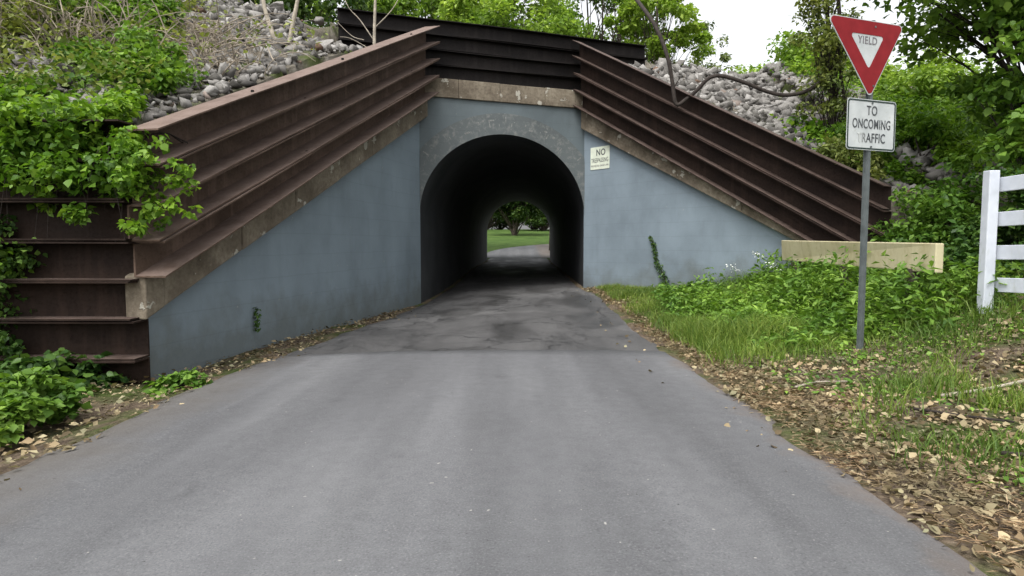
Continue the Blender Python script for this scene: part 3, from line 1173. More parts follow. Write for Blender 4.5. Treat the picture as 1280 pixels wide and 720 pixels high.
# ------------------------------------------------------------------ cream guard board
g0 = Vector((4.50, 11.0, 0))
g1 = Vector((4.74, 7.35, 0))
gb = thing('guard_board', 'long cream painted board standing on short posts in the weeds', 'barrier', (4.62, 9.2, .7))
gd = (g1 - g0).normalized()
gn = Vector((gd.y, -gd.x, 0))
if gn.x > 0:
    gn = -gn
mb = MB()
th = .1
a0, a1 = g0 + gn * 0, g1
b0, b1 = g0 - gn * th, g1 - gn * th
mb.hexa([(a0.x - .06 * gn.x - gd.x * .08, a0.y - gd.y * .08, 1.0), (a1.x, a1.y, .955), (b1.x, b1.y, .955), (b0.x, b0.y - gd.y * .08, 1.0)],
        [(a0.x, a0.y, 1.335), (a1.x, a1.y, 1.29), (b1.x, b1.y, 1.29), (b0.x, b0.y, 1.335)])
mb.build('board', M['cream_paint'], gb, bevel=.012)
for k in (.12, .5, .88):
    q = g0.lerp(g1, k) - gn * (th / 2)
    zg = float(gz(q.x, q.y))
    mb = MB()
    mb.box(q.x - .06, q.y - .06, zg - .3, q.x + .06, q.y + .06, .99)
    mb.build('post', M['bark'], gb, bevel=.006)

# ------------------------------------------------------------------ white fence
fe = thing('paddock_fence', 'white painted four rail wooden fence under dark green leaves', 'fence', (5.06, 7.0, .58))
fposts = [(5.03, 6.95), (5.33, 4.55), (5.63, 2.15)]
zf = [float(gz(x, y)) for x, y in fposts]
zf[0] = min(zf[0], .6)
for (x, y), z in zip(fposts, zf):
    mb = MB()
    mb.hexa([(x - .055, y - .055, z - .4), (x + .055, y - .055, z - .4), (x + .055, y + .055, z - .4), (x - .055, y + .055, z - .4)],
            [(x - .053, y - .055, z + 1.5), (x + .057, y - .055, z + 1.5), (x + .057, y + .055, z + 1.5), (x - .053, y + .055, z + 1.5)])
    mb.build('post', M['white_paint'], fe, bevel=.01)
for i in range(2):
    (xa, ya), (xb, yb) = fposts[i], fposts[i + 1]
    for h in (.30, .64, .99, 1.35):
        mb = MB()
        ra, rb = zf[i] + h, zf[i + 1] + h
        mb.hexa([(xa + .07, ya + (.05 if i == 0 else .0), ra - .075), (xb + .072, yb + .003, rb - .075), (xb + .107, yb + .003, rb - .075), (xa + .107, ya + (.05 if i == 0 else .0), ra - .075)],
                [(xa + .07, ya + (.05 if i == 0 else .0), ra + .075), (xb + .072, yb + .003, rb + .075), (xb + .107, yb + .003, rb + .075), (xa + .107, ya + (.05 if i == 0 else .0), ra + .075)])
        mb.build('rail', M['white_paint'], fe, bevel=.006)


# ------------------------------------------------------------------ rocks on the bank
def rock_mesh(seed, nm):
    rg = np.random.default_rng(seed)
    bm = bmesh.new()
    for q in rg.normal(0, 1, (9, 3)):
        q = q / np.linalg.norm(q) * rg.uniform(.8, 1.05)
        bm.verts.new((q[0] * .55, q[1] * .4, q[2] * .3))
    res = bmesh.ops.convex_hull(bm, input=bm.verts)
    bmesh.ops.delete(bm, geom=[g for g in res['geom_interior'] if isinstance(g, bmesh.types.BMVert)], context='VERTS')
    bmesh.ops.triangulate(bm, faces=bm.faces)
    me = bpy.data.meshes.new(nm)
    bm.to_mesh(me)
    bm.free()
    return me


RM = [rock_mesh(100 + k, 'broken_rock') for k in range(10)]
for m_ in RM:
    m_.materials.append(M['rock'])
RMV = []
for m_ in RM:
    v = np.array([q.co[:] for q in m_.vertices])
    f_ = np.array([q.vertices[:] for q in m_.polygons])
    RMV.append((v, f_))


def rocks_one(x, y, s, nm, label, group):
    m_ = RM[random.randrange(len(RM))]
    o = bpy.data.objects.new(nm, m_)
    COL.objects.link(o)
    o.location = (x, y, float(bank_top(x, y)) + s * .16)
    o.scale = (s, s * random.uniform(.7, 1.2), s * random.uniform(.7, 1.5))
    o.rotation_euler = (random.uniform(-.5, .5), random.uniform(-.5, .5), random.uniform(0, 6.28))
    return tag(o, label, 'rock', group)


def gravel(name, pts, sizes, rg):
    VV, FF, b = [], [], 0
    for (x, y), s in zip(pts, sizes):
        v, f_ = RMV[rg.integers(len(RMV))]
        a, c, e = rg.uniform(0, 6.28), rg.normal(0, .5), rg.normal(0, .5)
        ca, sa = math.cos(a), math.sin(a)
        Rz = np.array([[ca, -sa, 0], [sa, ca, 0], [0, 0, 1]])
        Rx = np.array([[1, 0, 0], [0, math.cos(c), -math.sin(c)], [0, math.sin(c), math.cos(c)]])
        Ry = np.array([[math.cos(e), 0, math.sin(e)], [0, 1, 0], [-math.sin(e), 0, math.cos(e)]])
        w = (v * s * rg.uniform(.65, 1.4, 3)) @ (Rz @ Rx @ Ry).T + np.array([x, y, float(bank_top(x, y)) + s * .1])
        VV.append(w)
        FF.append(f_ + b)
        b += len(w)
    return link(name, mesh_arrays(name, np.vstack(VV), np.vstack(FF)), M['rock'])


rg = np.random.default_rng(77)


def zone(x0, x1, d0, d1, n):
    """points on the bank between two distances in front of the crest line"""
    out = []
    while len(out) < n:
        x = rg.uniform(x0, x1)
        y = yc(x) - rg.uniform(d0, d1)
        if y > front_y(x) + .12:
            out.append((x, y))
    return out


ptsL = zone(-9.0, -2.0, -.6, 7.2, 7000)
ptsR = zone(1.9, 8.3, -.6, 7.2, 3900)
tag(gravel('ballast_gravel', ptsL, rg.uniform(.1, 1, len(ptsL)) ** 2.5 * .24 + .07, rg), 'grey broken ballast stone covering the bank left of the arch', 'ballast', kind='stuff')
tag(gravel('ballast_gravel', ptsR, rg.uniform(.1, 1, len(ptsR)) ** 2.5 * .36 + .08, rg), 'grey broken ballast stone covering the bank right of the arch', 'ballast', kind='stuff')
for x, y in zone(-7.2, -2.3, -.2, 3.2, 80):
    rocks_one(x, y, random.uniform(.2, .38), 'broken_rock', 'grey angular rock lying on the stony bank left of the arch', 'large rocks on the left bank')
for x, y in zone(2.6, 8.2, -.2, 6.0, 90):
    rocks_one(x, y, random.uniform(.2, .38), 'broken_rock', 'grey angular rock lying on the stony bank right of the arch', 'large rocks on the right bank')


# ------------------------------------------------------------------ trees
def at_px(u, Yd):
    return (u - 640) / 820 * Yd


TG = 'trees behind the railway bank'


def bt(u, Yd, h, crown, low, mat, leaf, label, seed, clumps=70, per=170, trunk=.2, base=None, **kw):
    x = at_px(u, Yd)
    z = float(bank_top(x, Yd)) if base is None else base
    return make_tree(kw.pop('name', 'broadleaf_tree'), label, (x, Yd, z), h, crown, low, M[mat], leaf, clumps, per, trunk, seed, kw.pop('group', TG), **kw)


bt(215, 34, 17, (6.5, 5), 7.0, 'leaf_tree_dark', .3, 'dark green tree with low crown behind the stony bank at far left', 1, 90, 190, .3, base=.5)
bt(375, 33, 15, (4.6, 4.5), 7.5, 'leaf_tree_dark', .28, 'dark green tree behind the stony bank next to the two pale saplings', 2, 80, 180, .25, base=.5)
bt(455, 40, 18, (4.0, 4), 9.5, 'leaf_tree', .3, 'thin crowned tree behind the left end of the black beams', 3, 75, 170, .2, base=.5)
bt(535, 44, 19, (4.5, 4), 9.0, 'leaf_tree', .3, 'open crowned tree with slim trunk behind the middle of black beams', 4, 75, 160, .22, base=.5)
bt(628, 28, 7.5, (3.2, 2.8), 1.6, 'leaf_tree_light', .22, 'light green full crowned tree directly behind the black beams', 5, 80, 170, .14)
bt(760, 33, 15.5, (3.3, 3.2), 7.0, 'leaf_tree', .24, 'tree with several bare slim stems behind right end of black beams', 6, 75, 170, .2, base=.5, stems=3)
bt(815, 30, 15, (2.3, 2.3), 6.4, 'leaf_tree_light', .22, 'yellow green narrow tree rising just right of the black beams', 7, 60, 170, .14, base=.5)
bt(868, 34, 12.2, (2.0, 2.0), 8.4, 'leaf_grey', .2, 'wispy grey green tree edging the white sky', 8, 22, 60, .1, base=.5)
bt(945, 48, 13.6, (7, 5), 6.0, 'leaf_tree_light', .36, 'low rounded light green tree under the open sky', 9, 90, 170, .25, base=.5)
bt(1085, 40, 10.6, (5.0, 4.5), 2.0, 'leaf_tree_light', .32, 'light green tree showing behind the yield sign', 10, 90, 170, .25, base=.6)
bt(1180, 34, 8.4, (4.0, 4), 2.0, 'leaf_tree', .28, 'mid green tree below the gap of white sky at right', 11, 80, 170, .2, base=.8)
bt(1260, 38, 9.6, (4.6, 4.6), 2.0, 'leaf_tree', .3, 'mid green tree far behind the white fence', 12, 80, 160, .2, base=.8)
bt(60, 30, 13, (5.5, 4.5), 5.5, 'leaf_tree', .28, 'mid green tree behind the brush at top left corner', 13, 80, 160, .25, base=1.0)
bt(1010, 30, 7.0, (3.4, 3), 2.0, 'leaf_tree_light', .24, 'small bright tree between the stony bank and the vine covered tree', 14, 60, 160, .14, base=1.5)
bt(1120, 23, 4.6, (2.4, 2.2), .5, 'leaf_tree', .2, 'short bushy tree right beside the square plaque', 15, 70, 170, .12, base=2.5)

bt(690, 46, 16.5, (4.0, 4), 8.0, 'leaf_tree', .3, 'mid green tree behind the black beams between two lighter trees', 16, 70, 170, .2, base=.5)
bt(905, 26, 6.2, (2.2, 2.0), 1.5, 'leaf_tree_light', .2, 'low lime green tree at the crest of the stony bank', 17, 60, 170, .12, base=2.0)
bt(985, 24, 4.5, (2.4, 2.2), .5, 'leaf_tree_light', .18, 'short lime green tree left of the vine covered tree', 18, 60, 170, .12, base=3.0)
bt(1050, 21, 2.9, (2.2, 1.8), .2, 'leaf_tree_light', .16, 'lime green thicket tree directly behind the yield sign', 19, 70, 170, .1, base=3.5)
bt(1230, 20, 3.7, (2.4, 2.2), .3, 'leaf_tree', .16, 'bushy tree behind the fence below the overhanging leaves', 20, 70, 170, .1, base=2.3)

# vine-covered slim tree on the bank
vt = make_tree('vine_covered_tree', 'slim tree wrapped in dark vine leaves beside the yield sign', (at_px(1040, 12.6), 12.6, float(bank_top(at_px(1040, 12.6), 12.6))), 4.7, (.62, .55), .2, M['leaf_olive'], .095,
               70, 70, .05, 21, None, lean=(-.18, .1), bark='bark_dark', clump_r=.42, stems=2)
# big tree leaning over the fence
make_tree('overhanging_tree', 'large dark leaved tree hanging over the white fence', (7.75, 9.6, float(bank_top(7.75, 9.6))), 6.4, (2.1, 1.8), 2.3, M['leaf_tree'], .115, 115, 150, .1, 22, None, shift=(-.9, -.2), clump_r=.25, tpl=LEAF_B, bark='bark_dark')
make_tree('overhanging_tree', 'dark tree close behind the fence post with drooping leafy limbs', (7.15, 9.0, float(gz(7.15, 9.0))), 5.4, (.95, 1.0), .8, M['leaf_mid'], .11, 70, 150, .07, 27, None, clump_r=.32, tpl=LEAF_B, bark='bark_dark')

# trees seen through the tunnel
FG = 'trees beyond the tunnel'
for u, Yd, h, cr, low, mt, lb, sd in (
        (643, 72, 8.5, (3.6, 3.4), 1.5, 'leaf_tree_dark', 'dark round tree on the lawn seen through the tunnel', 31),
        (605, 92, 12, (5.5, 4), .1, 'leaf_tree', 'leafy tree behind the lawn at left of the tunnel view', 32),
        (640, 98, 13, (6, 4), .1, 'leaf_tree_dark', 'dark tree at the back of the lawn behind the round tree', 33),
        (678, 88, 12, (5, 4), .1, 'leaf_tree_dark', 'dark tree at right of the tunnel view past the lane', 34),
        (572, 96, 13, (6, 4), .1, 'leaf_tree', 'bushy tree at the far left end of the lawn beyond the tunnel', 35),
        (716, 92, 13, (6, 4), .1, 'leaf_tree', 'bushy tree past the lane at the far right beyond the tunnel', 36),
        (625, 108, 14, (7, 4), .1, 'leaf_tree_dark', 'far dark tree closing the tunnel view at left', 37),
        (668, 110, 14, (7, 4), .1, 'leaf_tree_dark', 'far dark tree closing the tunnel view at right', 38)):
    x = at_px(u, Yd)
    make_tree('lawn_tree', lb, (x, Yd, float(road_z(x, Yd))), h, cr, low, M[mt], .36, 110, 230, .28, sd, FG)

# saplings on the left bank
sp = thing('bare_sapling', 'slim bare pale sapling bowed left on the stony bank', 'sapling', (at_px(350, 11), 11.0, float(bank_top(at_px(350, 11), 11))), 0, 'bare saplings on the bank')


def pxpt(u, v, Yd):
    p_ = math.atan(57 / 820)
    c, s = math.cos(p_), math.sin(p_)
    x, y, z = u - 640, 820, 360 - v
    r_ = (x, y * c + z * s, -y * s + z * c)
    t_ = Yd / r_[1]
    return Vector((r_[0] * t_, Yd, 1.3 + r_[2] * t_))


def stems(root, runs, mat, leafn=0, leafmat=None, seed=1):
    mb = MB()
    for run, r0, r1 in runs:
        pts = [pxpt(*q) for q in run]
        # smooth
        sm = []
        for i in range(len(pts) - 1):
            p0 = pts[max(0, i - 1)]
            p1, p2 = pts[i], pts[i + 1]
            p3 = pts[min(len(pts) - 1, i + 2)]
            for k in range(5):
                t_ = k / 5
                sm.append(.5 * ((2 * p1) + (p2 - p0) * t_ + (2 * p0 - 5 * p1 + 4 * p2 - p3) * t_ ** 2 + (3 * p1 - p0 - 3 * p2 + p3) * t_ ** 3))
        sm.append(pts[-1])
        mm_ = len(sm) - 1
        mb.tube(sm, [r0 + (r1 - r0) * i / mm_ for i in range(mm_ + 1)], 7)
    return mb.build('stem', mat, root, smooth=True)


stems(sp, [([(352, 92, 11), (345, 55, 11), (335, 25, 11), (329, 0, 11), (324, -40, 11.1), (330, -90, 11.2)], .045, .022), ([(326, -25, 11.05), (310, -60, 11), (300, -110, 10.9)], .018, .006)], M['bark_pale'])
sp2 = thing('bare_sapling', 'slim bare pale sapling leaning right on the stony bank', 'sapling', (at_px(360, 11.1), 11.1, float(bank_top(at_px(360, 11.1), 11.1))), 0, 'bare saplings on the bank')
stems(sp2, [([(357, 92, 11.1), (361, 60, 11.1), (366, 30, 11.1), (372, 0, 11.1), (380, -50, 11.1), (383, -100, 11.2)], .045, .02), ([(374, -15, 11.1), (395, -60, 11.2), (402, -110, 11.2)], .016, .006)], M['bark_pale'])
sp3 = thing('bare_sapling', 'grey twiggy sapling standing in front of the black beams', 'sapling', (at_px(468, 12.9), 12.9, float(bank_top(at_px(468, 12.9), 12.9))), 0, 'bare saplings on the bank')
stems(sp3, [([(468, 80, 12.9), (468, 40, 12.9), (469, 0, 12.9), (470, -50, 12.9), (466, -110, 12.9)], .035, .015),
            ([(467, 50, 12.9), (450, 25, 12.85), (435, 8, 12.8), (425, -20, 12.8)], .012, .005),
            ([(468, 35, 12.9), (490, 12, 12.95), (505, -15, 13)], .012, .005),
            ([(455, 50, 12.88), (440, 45, 12.85), (422, 28, 12.8)], .009, .004),
            ([(460, 60, 12.9), (438, 48, 12.8), (425, 46, 12.8)], .009, .004)], M['bark_pale'])

# hanging vine loop before the sloping beams
vn = thing('hanging_vine', 'bare brown vine looping down in front of the sloping beams', 'vine', tuple(pxpt(845, 130, 13.0)))
stems(vn, [([(742, -90, 19), (772, -30, 16), (800, 5, 14), (820, 34, 13.2), (834, 70, 13), (840, 100, 13), (845, 130, 13), (858, 124, 12.95), (872, 112, 12.9), (886, 98, 12.85), (902, 95, 12.8), (930, 103, 12.75), (960, 115, 12.7), (985, 119, 12.65), (1012, 112, 12.6), (1034, 92, 12.6), (1047, 65, 12.6), (1050, 30, 12.6), (1046, -20, 12.6)], .04, .036),
            ([(1047, 62, 12.6), (1052, 100, 12.6), (1057, 140, 12.6), (1056, 182, 12.6)], .026, .03),
            ([(842, 110, 13), (848, 100, 12.98), (850, 95, 12.96)], .015, .005)], M['bark_dark'])


# ------------------------------------------------------------------ bushes and climbers
def bsurf(x, y):
    return bank_top(x, y)


make_bush('leafy_bush', 'bright green leafy bush on the slope above the left climbing leaves', (at_px(150, 9.6), 9.6, float(bank_top(at_px(150, 9.6), 9.6))), (1.0, .9, .95), M['leaf_mid'], .1, 55, 110, 41, surface=bsurf, clump_r=.3)
make_bush('leafy_bush', 'yellow green bush at the top of the slope at far left', (at_px(60, 11.6), 11.6, float(bank_top(at_px(60, 11.6), 11.6))), (2.2, .8, .95), M['leaf_olive'], .1, 60, 110, 42, surface=bsurf, clump_r=.4)
make_bush('leafy_bush', 'dull olive shrub low on the slope at the left edge', (at_px(20, 8.6), 8.6, float(bank_top(at_px(20, 8.6), 8.6))), (.9, .8, .75), M['leaf_olive'], .085, 40, 110, 43, surface=bsurf, clump_r=.34)
make_bush('leafy_bush', 'small dark green shrub beside the top of the left sloping beams', (at_px(165, 8.0), 8.0, float(bank_top(at_px(165, 8.0), 8.0))), (.75, .7, .5), M['leaf_mid'], .085, 40, 100, 44, surface=bsurf, clump_r=.34)

# climbing leaves over the level beams
rgc = np.random.default_rng(55)
cl = thing('climbing_plant', 'bright green climbing plant spilling over the rusty level beams', 'climber', (-4.4, 6.9, 2.3))
C = []
while len(C) < 160:
    x = rgc.uniform(-6.3, -3.3)
    k = rgc.uniform(0, 1)
    if k < .62:          # mound on top
        y = rgc.uniform(6.1, 7.9)
        top = 2.45 + .55 * (y - 6.3) - .1 * (y - 6.3) ** 2 + .14 * math.sin(x * 3.1)
        z = top + rgc.uniform(-.3, .12)
        if x > -3.75 and (z > 2.45 or y > 6.4):
            continue
    else:                # hanging face
        y = rgc.uniform(5.85, 6.28)
        low = 1.55 if x > -4.6 else 1.0
        if x > -3.6:
            low = 1.75
        z = low + (2.5 - low) * rgc.uniform(0, 1) ** .6
        if x > -3.75 and z > 2.3:
            continue
    C.append((x, y, z))
C = np.array(C)
C2 = np.array([(rgc.uniform(-3.5, -2.92), rgc.uniform(5.75, 6.15), rgc.uniform(1.4, 2.25)) for _ in range(22)])
P = np.vstack([clump_points(C, rgc.uniform(.1, .3, len(C)), 140, rgc, .8), clump_points(C2, np.full(len(C2), .1), 26, rgc)])
leaf_obj('foliage', P, rgc.uniform(.2, 1, len(P)) ** 1.3 * .06 + .03, M['leaf_bright'], cl, droop=.45, spread=.4, rg=rgc, tpl=LEAF_B)
mb = MB()
for k in range(26):
    x = rgc.uniform(-5.6, -3.35)
    y = rgc.uniform(5.95, 6.25)
    zl = rgc.uniform(1.3, 1.8)
    mb.tube(bez((x + rgc.uniform(-.3, .3), 6.7, 2.3), (x, y - .1, 2.6), (x + rgc.uniform(-.25, .25), y, zl), 6), [.008, .007, .006, .005, .004, .003, .002], 4)
mb.build('stem', M['bark_dark'], cl)
# dark creeper down the left edge
C = np.array([(rgc.uniform(-6.2, -4.55), rgc.uniform(5.9, 6.25), rgc.uniform(-.05, 1.5)) for _ in range(70)])
P = clump_points(C, rgc.uniform(.1, .22, len(C)), 60, rgc)
dk = leaf_obj('dark_creeper', P, rgc.uniform(.03, .075, len(P)), M['leaf_dark'], None, (-5.2, 6.1, 0), droop=.5, spread=.4, rg=rgc, tpl=LEAF_B)
tag(dk, 'dark green creeper hanging down the rusty level beams at left edge', 'creeper')

make_bush('roadside_plant', 'low broad leaved green plant at the left edge of the road', (-3.62, 4.62, -.02), (.44, .44, .32), M['leaf_mid'], .07, 36, 85, 46, tpl=LEAF_B, clump_r=.3, cat='plant', droop=.2)
make_bush('roadside_plant', 'small bright weed at the foot of the left wing wall', (-3.0, 5.85, -.05), (.24, .2, .12), M['leaf_mid'], .065, 12, 26, 47, tpl=LEAF_B, clump_r=.4, cat='plant', stem_n=4, droop=.2)
make_bush('roadside_plant', 'dark weed clump in the shade below the rusty level beams', (-4.2, 5.95, -.06), (.7, .3, .3), M['leaf_dark'], .09, 24, 36, 48, tpl=LEAF_B, clump_r=.4, cat='plant', stem_n=5)

# right side
RSF = lambda x, y: np.maximum(bank_top(x, y) if y > front_y(float(x)) else gz(x, y), gz(x, y))
make_bush('leafy_bush', 'dense green bush behind the cream board and sign post', (6.5, 9.75, .9), (.95, .8, 1.55), M['leaf_mid'], .1, 75, 110, 51, clump_r=.34, stem_n=14)
make_bush('leafy_bush', 'dark dense bush right behind the white fence post', (6.45, 8.3, .75), (.75, .8, 1.45), M['leaf_dark'], .1, 70, 120, 52, clump_r=.36, stem_n=14)
make_bush('leafy_bush', 'dark green bush filling the space behind the fence rails', (7.2, 6.6, .85), (1.0, 1.5, 1.3), M['leaf_dark'], .1, 70, 120, 53, clump_r=.36, stem_n=14)
make_bush('leafy_bush', 'lime green shrub on the bank above the end of the sloping beams', (at_px(1150, 12.3), 12.3, float(bank_top(at_px(1150, 12.3), 12.3))), (1.3, .9, .75), M['leaf_bright'], .1, 50, 100, 54, clump_r=.36, surface=bsurf)
make_bush('leafy_bush', 'small lime green shrub among the ballast right of the vine tree', (at_px(1010, 12.9), 12.9, float(bank_top(at_px(1010, 12.9), 12.9))), (.45, .4, .4), M['leaf_bright'], .11, 16, 40, 55, clump_r=.4, surface=bsurf, tpl=LEAF_B)
make_bush('leafy_bush', 'mid green bush on the bank below the square plaque', (at_px(1075, 12.0), 12.0, float(bank_top(at_px(1075, 12.0), 12.0))), (.7, .6, .65), M['leaf_mid'], .09, 36, 80, 56, clump_r=.36, surface=bsurf)
make_bush('leafy_bush', 'tall light green bush at the top of the bank behind the sign post', (at_px(1175, 14.5), 14.5, float(bank_top(at_px(1175, 14.5), 14.5))), (1.5, 1.2, 1.5), M['leaf_tree_light'], .12, 60, 110, 57, clump_r=.32, surface=bsurf)
make_bush('leafy_bush', 'leafy shrub at the crest of the bank above the ballast', (at_px(1030, 17.5), 17.5, float(bank_top(at_px(1030, 17.5), 17.5))), (1.6, 1.2, 1.1), M['leaf_tree_light'], .14, 45, 100, 58, clump_r=.34, surface=bsurf)

make_bush('leafy_bush', 'pale green shrub above the sloping beams beside the vine tree foot', (at_px(1058, 11.2), 11.2, float(bank_top(at_px(1058, 11.2), 11.2))), (.6, .5, .5), M['leaf_olive'], .09, 32, 80, 81, clump_r=.36, surface=bsurf)
make_bush('leafy_bush', 'light green bush on the right bank between the plaque and fence post', (at_px(1150, 11.2), 11.2, float(bank_top(at_px(1150, 11.2), 11.2))), (.9, .7, .9), M['leaf_bright'], .1, 46, 90, 82, clump_r=.34, surface=bsurf)
make_bush('leafy_bush', 'light green bush high on the right bank behind the fence', (at_px(1240, 12.8), 12.8, float(bank_top(at_px(1240, 12.8), 12.8))), (1.5, 1.0, 1.3), M['leaf_tree'], .11, 55, 95, 83, clump_r=.33, surface=bsurf)
make_bush('leafy_bush', 'yellow green weedy shrub on the top left slope below the crest', (at_px(110, 11.0), 11.0, float(bank_top(at_px(110, 11.0), 11.0))), (1.0, .8, .7), M['leaf_olive'], .1, 40, 90, 84, clump_r=.36, surface=bsurf)
make_bush('leafy_bush', 'dull green shrub among dry brush at the upper left edge', (at_px(15, 10.2), 10.2, float(bank_top(at_px(15, 10.2), 10.2))), (1.1, .8, .7), M['leaf_olive'], .09, 40, 90, 85, clump_r=.36, surface=bsurf)

# creeper up the blue wall
rgv = np.random.default_rng(61)
wp = []
for k in np.linspace(0, 1, 26):
    s = 2.05 + .42 * k + .03 * math.sin(k * 9)
    q = B3 + rd * s + rn * (.03 + .02 * rgv.uniform())
    wp.append((q.x, q.y, 1.42 - .98 * k))
wp = np.array(wp)
P = clump_points(wp, np.linspace(.03, .11, len(wp)), 16, rgv, .9)
wc = thing('wall_creeper', 'thin dark creeper climbing the blue wall right of the arch', 'creeper', tuple(wp[-1]))
leaf_obj('foliage', P, rgv.uniform(.035, .07, len(P)), M['leaf_dark'], wc, droop=.6, spread=.4, rg=rgv)
mb = MB()
mb.tube([tuple(q) for q in wp], [.006 + .004 * i / 25 for i in range(26)], 5)
mb.build('stem', M['bark_dark'], wc)
# small tuft growing on the other wall
q = A3 + ld * (LLEN * .765) + ln * .04
P = clump_points(np.array([(q.x, q.y, .22 + .05 * k) for k in range(6)]), np.full(6, .05), 14, rgv)
tuft = leaf_obj('wall_moss_tuft', P, rgv.uniform(.03, .06, len(P)), M['leaf_dark'], None, (q.x, q.y, .2), droop=.6, spread=.4, rg=rgv)
tag(tuft, 'little dark tuft growing low on the left wall', 'plant')


# tangled dry stems on the left bank
def tangle(name, label, u, Yd, r_, n, seed, up=.6):
    rg_ = np.random.default_rng(seed)
    cx = at_px(u, Yd)
    root = thing(name, label, 'brush', (cx, Yd, float(bank_top(cx, Yd))))
    mb = MB()
    for k in range(n):
        x, y = cx + rg_.normal(0, r_ * .5), Yd + rg_.normal(0, r_ * .4)
        z = float(bank_top(x, y))
        e = Vector((x + rg_.normal(0, r_ * .5), y + rg_.normal(0, r_ * .4), z + rg_.uniform(0, up)))
        m = Vector((x, y, z)).lerp(e, .5) + Vector((rg_.normal(0, .15), rg_.normal(0, .15), rg_.uniform(0, up)))
        r0 = rg_.uniform(.005, .014)
        mb.tube(bez((x, y, z - .02), m, e, 5), [r0 * (1 - i / 7) for i in range(6)], 4)
    mb.build('stem', M['twig_grey'], root)
    return root


tangle('dry_brush', 'tangle of dry grey stems beside the two pale saplings', 270, 9.8, 1.0, 170, 71, .5)
tangle('dry_brush', 'dry grey brush among olive leaves at top left', 40, 10.0, 1.4, 150, 72, .8)
tangle('dry_brush', 'dry brown brush at the far left below the crest', 95, 9.6, 1.0, 110, 74, .6)
tangle('dry_brush', 'dry stems just above the left sloping beams', 285, 9.0, .55, 80, 75, .35)
tangle('dry_brush', 'dry grey stems poking out of the slope above the climbing leaves', 70, 8.4, .9, 110, 76, .6)
tangle('dry_brush', 'thick mat of tan brush on the slope left of the green bush', 105, 8.9, .9, 150, 77, .9)
tangle('dry_brush', 'pale dry stems below the bright green bush', 205, 9.0, .7, 60, 73, .35)


# ------------------------------------------------------------------ ground cover (stuff)
def blades(P, H, width, rg, lean=.35):
    n = len(P)
    az = rg.uniform(0, 2 * np.pi, n)
    side = np.stack([np.cos(az), np.sin(az), np.zeros(n)], 1) * width[:, None]
    la = rg.uniform(0, 2 * np.pi, n)
    le = rg.normal(lean, .25, n)
    d = np.stack([np.cos(la) * le, np.sin(la) * le, np.ones(n)], 1)
    p1 = P + d * (H * .55)[:, None]
    d2 = d.copy()
    d2[:, :2] *= 2.4
    d2[:, 2] = .75
    p2 = p1 + d2 * (H * .45)[:, None]
    V = np.stack([P - side, P + side, p1 + side * .75, p1 - side * .75, p2], 1)
    F = np.array([(0, 1, 2), (0, 2, 3), (3, 2, 4)])
    FF = F[None] + (np.arange(n) * 5)[:, None, None]
    return V.reshape(-1, 3), FF.reshape(-1, 3)


rgg = np.random.default_rng(91)


def scatter(x0, x1, y0, y1, n, dens):
    x = rgg.uniform(x0, x1, n)
    y = rgg.uniform(y0, y1, n)
    keep = rgg.uniform(0, 1, n) < dens(x, y)
    return x[keep], y[keep]


def wing_front(x):
    """y of the right wing wall face at x"""
    return np.where(x < HW_B[0] + RD[0] * RLEN, HW_B[1] + (x - HW_B[0]) * RD[1] / RD[0], 30)


def dens_r(x, y):
    d = x - road_half(y)[1]
    ok = (y < wing_front(x) - .08)
    far = sst(6.4, 7.9, y - .3 * (x - 3)) * sst(.1, .45, d + .15 * vnoise(x, y, 1.7, 31))
    far = far * (1 - .75 * sst(4.3, 5.2, x) * (1 - sst(8, 9, y)))
    patch = sst(-.05, .5, vnoise(x, y, .9, 33) + .45 * vnoise(x, y, 2.6, 34)) * sst(.2, .6, d) * .62
    return np.where(ok, np.maximum(far, patch), 0)


x, y = scatter(1.9, 7.5, 1.5, 15.6, 170000, dens_r)
z = gz(x, y)
hh = rgg.uniform(.05, .26, len(x)) * (1 - .5 * sst(8, 10, y) * (1 - sst(2.8, 3.6, x))) * (1 + .9 * sst(-.2, .6, vnoise(x, y, 1.3, 35))) * np.where(y < 6.6, .6, 1.0) * (1 - .6 * np.exp(-((x - 3.93) / .45) ** 2 - ((y - 6.9) / .5) ** 2))
V, F = blades(np.stack([x, y, z], 1), hh, rgg.uniform(.0025, .006, len(x)), rgg)
tag(link('grass', mesh_arrays('grass', V, F), M['grass']), 'green grass on the verge below the yield sign', 'grass', kind='stuff')


def dens_w(x, y):
    ok = (y < wing_front(x) - .25)
    core = sst(2.6, 3.4, x + .3 * vnoise(x, y, 1.5, 41)) * sst(7.2, 8.1, y + .3 * vnoise(x, y, 1.5, 42) + .75 * sst(4.0, 4.5, x)) * (1 - sst(5.2, 5.6, x))
    return np.where(ok, core, 0)


x, y = scatter(2.3, 6.0, 6.8, 12.6, 6500, dens_w)
z = gz(x, y)
Pw, Sw = [], []
for xx, yy, zz in zip(x, y, z):
    h = rgg.uniform(.08, .42) * (.55 + .75 * float(sst(-.5, .5, vnoise(xx, yy, 1.6, 44)))) * (1 + .35 * float(sst(3.6, 4.3, xx))) * (1 + .4 * float(vnoise(xx, yy, .9, 43)))
    k = rgg.integers(6, 13)
    for i in range(k):
        Pw.append((xx + rgg.normal(0, .03), yy + rgg.normal(0, .03), zz + h * (i + 1) / k))
        Sw.append(rgg.uniform(.05, .15))
tag(leaf_obj('weeds', np.array(Pw), np.array(Sw), M['weed'], None, None, droop=.0, spread=.45, rg=rgg, tpl=LEAF_W), 'thick broad leaved weeds in front of the cream board', 'weeds', kind='stuff')


def dens_sc(x, y):
    d = x - road_half(y)[1]
    return np.where(y < wing_front(x) - .1, .5 * sst(.25, .8, d) * sst(-.35, .4, vnoise(x, y, 1.1, 51)), 0)


